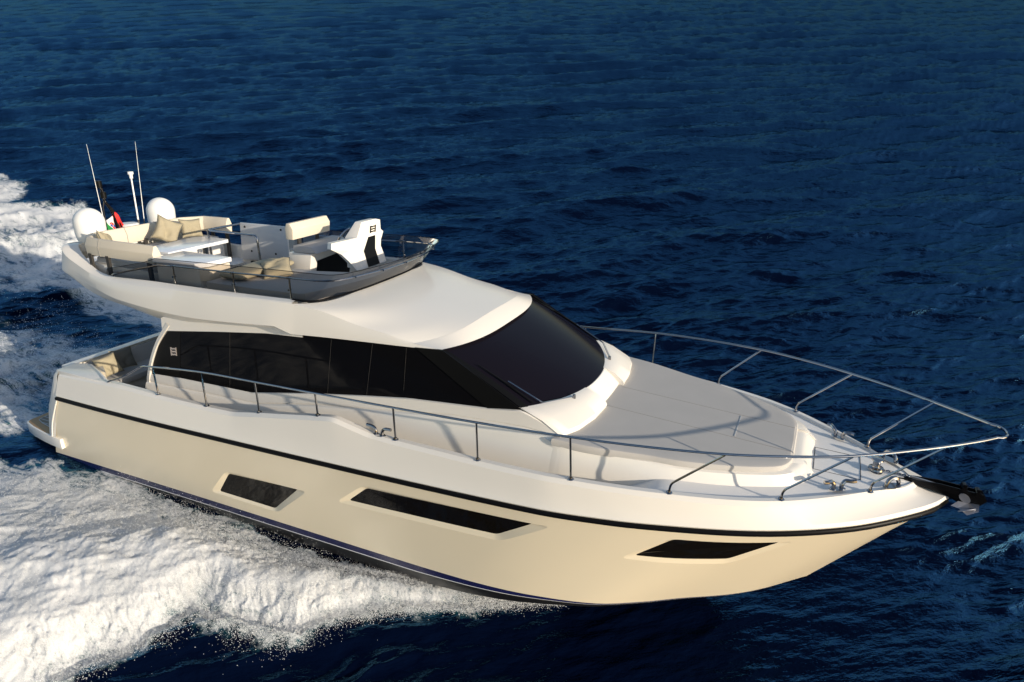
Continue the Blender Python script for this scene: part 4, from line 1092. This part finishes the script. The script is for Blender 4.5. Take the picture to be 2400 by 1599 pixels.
# wake astern
sel = np.where((X < -4) & (X > -60) & (Yy > -14) & (Yy < 24))[0]
Q = P[sel]
n1 = fbm(Q[:, 0] * .55, Q[:, 1] * 1.3, 5, 51); n2 = fbm(Q[:, 0] * 2.4, Q[:, 1] * 5.0, 5, 57); n3 = fbm(Q[:, 0] * 7, Q[:, 1] * 10, 3, 63)
Qw = Q + np.stack([n2 - .5, n1 - .5], 1) * 1.3
i1 = inpoly(Qw, WK); d1 = segdist(Qw, WK, True); i2 = inpoly(Qw, WS2); d2 = segdist(Qw, WS2, True)
w1 = np.where(i1, sstep(0, .5, d1) * .36 + .42, .45 - 1.5 * d1)
edge_b = np.exp(-(segdist(Q, WK[:8]) / 1.2) ** 2) * .25
f1 = w1 + edge_b * i1 + 1.0 * (n1 - .5) + .45 * (n2 - .5)
w2 = np.where(i2, .38 + .42 * sstep(0, 1.5, d2), .36 - 1.0 * d2)
f2 = w2 + 1.1 * (n1 - .5) + .5 * (n2 - .5)
ff = np.clip(np.maximum(np.where(i1 | (d1 < .5), f1, 0), np.where(i2 | (d2 < .5), f2, 0)), 0, 1.1)
foam[sel] = np.maximum(foam[sel], ff)
aw = sstep(0, 1.0, np.where(i1, d1, 0)) + sstep(0, 1.0, np.where(i2, d2, 0))
Z[sel] += aw * (.34 * (n1 - .5) + .20 * (n2 - .5) + .07 * (n3 - .5))
# water sinks out of the hull's way a little right at the stern
V = np.stack([X + DX, Yy + DY, Z], 1).astype(np.float32)
nr, nc = len(Rr), len(az)
idx = np.arange(nr * nc).reshape(nr, nc)
F = np.stack([idx[:-1, :-1], idx[1:, :-1], idx[1:, 1:], idx[:-1, 1:]], -1).reshape(-1, 4)
me = bpy.data.meshes.new('sea')
me.vertices.add(len(V)); me.vertices.foreach_set('co', V.ravel())
me.loops.add(F.size); me.loops.foreach_set('vertex_index', F.ravel().astype(np.int32))
me.polygons.add(len(F)); me.polygons.foreach_set('loop_start', np.arange(0, F.size, 4, dtype=np.int32))
me.polygons.foreach_set('use_smooth', np.ones(len(F), bool))
at = me.attributes.new('foam', 'FLOAT', 'POINT'); at.data.foreach_set('value', foam.astype(np.float32))
me.update(calc_edges=True); me.validate()
sea = bpy.data.objects.new('sea', me); COL.objects.link(sea); sea['kind'] = 'structure'

def sea_material():
    m = bpy.data.materials.new('sea_water'); m.use_nodes = True
    t = m.node_tree; b = t.nodes['Principled BSDF']; out = t.nodes['Material Output']
    N = t.nodes.new; K = t.links.new
    b.inputs['Base Color'].default_value = (.0008, .0028, .012, 1)
    b.inputs['Roughness'].default_value = .5
    b.inputs['Specular IOR Level'].default_value = 0
    gl = N('ShaderNodeBsdfGlossy'); gl.inputs['Color'].default_value = (.066, .195, .34, 1); gl.inputs['Roughness'].default_value = .09
    fr = N('ShaderNodeFresnel'); fr.inputs['IOR'].default_value = 1.333
    wm = N('ShaderNodeMixShader'); fp = N('ShaderNodeMath'); fp.operation = 'POWER'; fp.inputs[1].default_value = 1.9; K(fr.outputs[0], fp.inputs[0]); fm_ = N('ShaderNodeMath'); fm_.operation = 'MINIMUM'; fm_.inputs[1].default_value = .48; K(fp.outputs[0], fm_.inputs[0]); K(fm_.outputs[0], wm.inputs[0]); K(b.outputs[0], wm.inputs[1]); K(gl.outputs[0], wm.inputs[2])
    tc = N('ShaderNodeTexCoord')
    mr0 = N('ShaderNodeMapping'); mr0.inputs['Rotation'].default_value = (0, 0, -(head + math.radians(12)))
    K(tc.outputs['Object'], mr0.inputs['Vector'])
    mp = N('ShaderNodeMapping'); mp.inputs['Scale'].default_value = (1, .35, 1)
    K(mr0.outputs[0], mp.inputs['Vector'])
    prev = None
    for sc, st, ds in ((2.6, .22, .22), (7.5, .42, .09), (22.0, .40, .03)):
        n = N('ShaderNodeTexNoise'); n.inputs['Scale'].default_value = sc; n.inputs['Detail'].default_value = 4; n.inputs['Roughness'].default_value = .55
        K(mp.outputs[0], n.inputs['Vector'])
        bp = N('ShaderNodeBump'); bp.inputs['Strength'].default_value = st; bp.inputs['Distance'].default_value = ds
        K(n.outputs[0], bp.inputs['Height'])
        if prev: K(prev.outputs[0], bp.inputs['Normal'])
        prev = bp
    K(prev.outputs[0], b.inputs['Normal']); K(prev.outputs[0], gl.inputs['Normal']); K(prev.outputs[0], fr.inputs['Normal'])
    # foam
    a = N('ShaderNodeAttribute'); a.attribute_name = 'foam'
    n1 = N('ShaderNodeTexNoise'); n1.inputs['Scale'].default_value = 26; n1.inputs['Detail'].default_value = 8; n1.inputs['Roughness'].default_value = .72
    K(tc.outputs['Object'], n1.inputs['Vector'])
    mf = N('ShaderNodeMapping'); mf.inputs['Scale'].default_value = (.5, 1.5, 1.2); mf.inputs['Rotation'].default_value = (0, 0, math.radians(8))
    K(tc.outputs['Object'], mf.inputs['Vector'])
    nr_ = N('ShaderNodeTexNoise'); nr_.inputs['Scale'].default_value = 2.6; nr_.inputs['Detail'].default_value = 7; nr_.inputs['Roughness'].default_value = .68; nr_.inputs['Distortion'].default_value = .8
    K(mf.outputs[0], nr_.inputs['Vector'])
    # filaments: ridges of the stretched noise
    q1 = N('ShaderNodeMath'); q1.operation = 'SUBTRACT'; q1.inputs[1].default_value = .5; K(nr_.outputs[0], q1.inputs[0])
    q2 = N('ShaderNodeMath'); q2.operation = 'ABSOLUTE'; K(q1.outputs[0], q2.inputs[0])
    q3 = N('ShaderNodeMath'); q3.operation = 'MULTIPLY_ADD'; q3.inputs[1].default_value = -3.6; q3.inputs[2].default_value = .36; K(q2.outputs[0], q3.inputs[0])
    s1 = N('ShaderNodeMath'); s1.operation = 'MULTIPLY_ADD'; s1.inputs[1].default_value = 1.3; s1.inputs[2].default_value = -.65
    K(n1.outputs[0], s1.inputs[0])
    s2 = N('ShaderNodeMath'); s2.operation = 'ADD'; K(s1.outputs[0], s2.inputs[0]); K(q3.outputs[0], s2.inputs[1])
    ad = N('ShaderNodeMath'); ad.operation = 'ADD'; K(a.outputs['Fac'], ad.inputs[0]); K(s2.outputs[0], ad.inputs[1])
    mr = N('ShaderNodeMapRange'); mr.inputs[1].default_value = .30; mr.inputs[2].default_value = .95
    K(ad.outputs[0], mr.inputs[0])
    # only where there is foam at all
    gate = N('ShaderNodeMapRange'); gate.inputs[1].default_value = .04; gate.inputs[2].default_value = .35; K(a.outputs['Fac'], gate.inputs[0])
    fm = N('ShaderNodeMath'); fm.operation = 'MULTIPLY'; K(mr.outputs[0], fm.inputs[0]); K(gate.outputs[0], fm.inputs[1])
    fb = N('ShaderNodeBsdfPrincipled'); fb.inputs['Roughness'].default_value = .9; fb.inputs['Specular IOR Level'].default_value = .1
    ng = N('ShaderNodeTexNoise'); ng.inputs['Scale'].default_value = 75; ng.inputs['Detail'].default_value = 3; ng.inputs['Roughness'].default_value = .8; K(tc.outputs['Object'], ng.inputs['Vector'])
    nb = N('ShaderNodeTexNoise'); nb.inputs['Scale'].default_value = 1.4; nb.inputs['Detail'].default_value = 5; K(tc.outputs['Object'], nb.inputs['Vector'])
    na_ = N('ShaderNodeMath'); na_.operation = 'ADD'; K(ng.outputs[0], na_.inputs[0]); K(nb.outputs[0], na_.inputs[1])
    gr_ = N('ShaderNodeMapRange'); gr_.inputs[1].default_value = .6; gr_.inputs[2].default_value = 1.4; K(na_.outputs[0], gr_.inputs[0])
    gc = N('ShaderNodeMix'); gc.data_type = 'RGBA'; gc.inputs[6].default_value = (.42, .44, .45, 1); gc.inputs[7].default_value = (.78, .78, .77, 1); K(gr_.outputs[0], gc.inputs[0]); K(gc.outputs[2], fb.inputs['Base Color'])
    n2 = N('ShaderNodeTexNoise'); n2.inputs['Scale'].default_value = 60; n2.inputs['Detail'].default_value = 6; n2.inputs['Roughness'].default_value = .75
    K(tc.outputs['Object'], n2.inputs['Vector'])
    b2 = N('ShaderNodeBump'); b2.inputs['Strength'].default_value = .5; b2.inputs['Distance'].default_value = .01
    K(n2.outputs[0], b2.inputs['Height']); K(b2.outputs[0], fb.inputs['Normal'])
    mx = N('ShaderNodeMixShader'); K(fm.outputs[0], mx.inputs[0]); K(wm.outputs[0], mx.inputs[1]); K(fb.outputs[0], mx.inputs[2])
    # aerated water under thin foam is teal
    te = N('ShaderNodeMix'); te.data_type = 'RGBA'; te.inputs[6].default_value = (.0008, .0028, .012, 1); te.inputs[7].default_value = (.010, .085, .105, 1)
    g2 = N('ShaderNodeMapRange'); g2.inputs[1].default_value = .05; g2.inputs[2].default_value = .6; K(a.outputs['Fac'], g2.inputs[0])
    K(g2.outputs[0], te.inputs[0]); K(te.outputs[2], b.inputs['Base Color'])
    K(mx.outputs[0], out.inputs['Surface'])
    return m
me.materials.append(sea_material())

# spray: droplets thrown off the bow wave and the wake
def droplets():
    pts = []; siz = []
    def along(line, n, spread, hmax, w=None):
        d = np.r_[0, np.cumsum(np.hypot(*np.diff(line, axis=0).T))]; s = rng.uniform(0, 1, n)
        if w: s = s ** w
        s *= d[-1]; x = np.interp(s, d, line[:, 0]); y = np.interp(s, d, line[:, 1]); return x, y, s / d[-1]
    # outer lip
    n = 60000; x, y, s = along(OUT[:18], n, 0, 0)
    g_ = np.interp(x + 6.5, [-3, 3, 5, 7, 8.3, 9], [.7, .6, .45, .25, .10, .04])
    cl = fbm(x * 2.5, y * 2.5, 4, 77)
    off = (rng.exponential(.075, n) - .08) * (.2 + 1.9 * cl ** 1.5) * np.clip(g_ * 2.2, .25, 1)
    z = np.abs(rng.normal(0, .5, n)) * g_ * np.exp(-off * 1.2) * (.3 + cl)
    pts.append(np.stack([x + off * .25 + rng.normal(0, .10, n), y - off, z], 1)); siz.append(rng.uniform(.35, 1, n) ** 2.2 * .0065)
    # over the whole sheet
    n = 110000; u = rng.uniform(0, 1, n); v = rng.uniform(.1, 1, n)
    def at(line, u):
        d = np.r_[0, np.cumsum(np.hypot(*np.diff(line, axis=0).T))]; return np.stack([np.interp(u * d[-1], d, line[:, 0]), np.interp(u * d[-1], d, line[:, 1])], 1)
    a = at(OUT[:19], u); b_ = at(INN[:13], u); p = b_ + (a - b_) * v[:, None]
    g_ = np.interp(p[:, 0] + 6.5, [-3, 3, 5, 7, 8.3, 9], [.8, .65, .5, .3, .12, .05])
    pts.append(np.column_stack([p, g_ * sstep(0, .5, v) * .75 + np.abs(rng.normal(0, .18, n)) * g_ * (.4 + v)])); siz.append(rng.uniform(.35, 1, n) ** 2.4 * .0058)
    # near the hull's dark bottom
    n = 6000; x, y, s = along(INN[:9], n, 0, 0)
    pts.append(np.stack([x, y + rng.uniform(-.2, .12, n), np.abs(rng.normal(0, .16, n))], 1)); siz.append(rng.uniform(.2, 1, n) ** 2 * .006)
    # stern wash
    n = 9000; u = rng.uniform(-9, -1.2, n); v = rng.normal(.2, 1.0, n) - .3
    q = plan([(-1.4, .2), (-9, .2)]); px = np.interp(u, [-9, -1.4], [q[1, 0], q[0, 0]]); py = q[0, 1] + v
    cl = fbm(px * 1.3, py * 1.3, 4, 91); keep = cl > .5
    pts.append(np.stack([px, py, np.abs(rng.normal(0, .25, n)) * cl * 1.6], 1)[keep]); siz.append((rng.uniform(.3, 1, n) ** 2.2 * .009)[keep])
    p = np.vstack(pts); s = np.concatenate(siz); n = len(p)
    base_ = np.array([[1, 1, 1], [-1, -1, 1], [-1, 1, -1], [1, -1, -1]], float)
    an_ = rng.uniform(0, 6.28, n); ca, sa = np.cos(an_), np.sin(an_)
    bx = base_[None, :, 0] * ca[:, None] - base_[None, :, 1] * sa[:, None]; by_ = base_[None, :, 0] * sa[:, None] + base_[None, :, 1] * ca[:, None]
    bz = np.broadcast_to(base_[None, :, 2], bx.shape)
    V = (p[:, None, :] + np.stack([bx, by_, bz], -1) * s[:, None, None] * .7).reshape(-1, 3)
    f = np.array([[0, 1, 2], [0, 3, 1], [0, 2, 3], [1, 3, 2]]); F = (np.arange(n)[:, None, None] * 4 + f[None]).reshape(-1, 3)
    me = bpy.data.meshes.new('spray')
    me.vertices.add(len(V)); me.vertices.foreach_set('co', V.astype(np.float32).ravel())
    me.loops.add(F.size); me.loops.foreach_set('vertex_index', F.ravel().astype(np.int32))
    me.polygons.add(len(F)); me.polygons.foreach_set('loop_start', np.arange(0, F.size, 3, dtype=np.int32))
    me.polygons.foreach_set('use_smooth', np.ones(len(F), bool))
    me.update(calc_edges=True)
    me.materials.append(mat('spray_white', (.85, .86, .86), .6))
    o = bpy.data.objects.new('spray', me); COL.objects.link(o)
    o['kind'] = 'stuff'; o['label'] = 'fine white spray thrown off the bow wave and stern wash'; o['category'] = 'spray'
droplets()
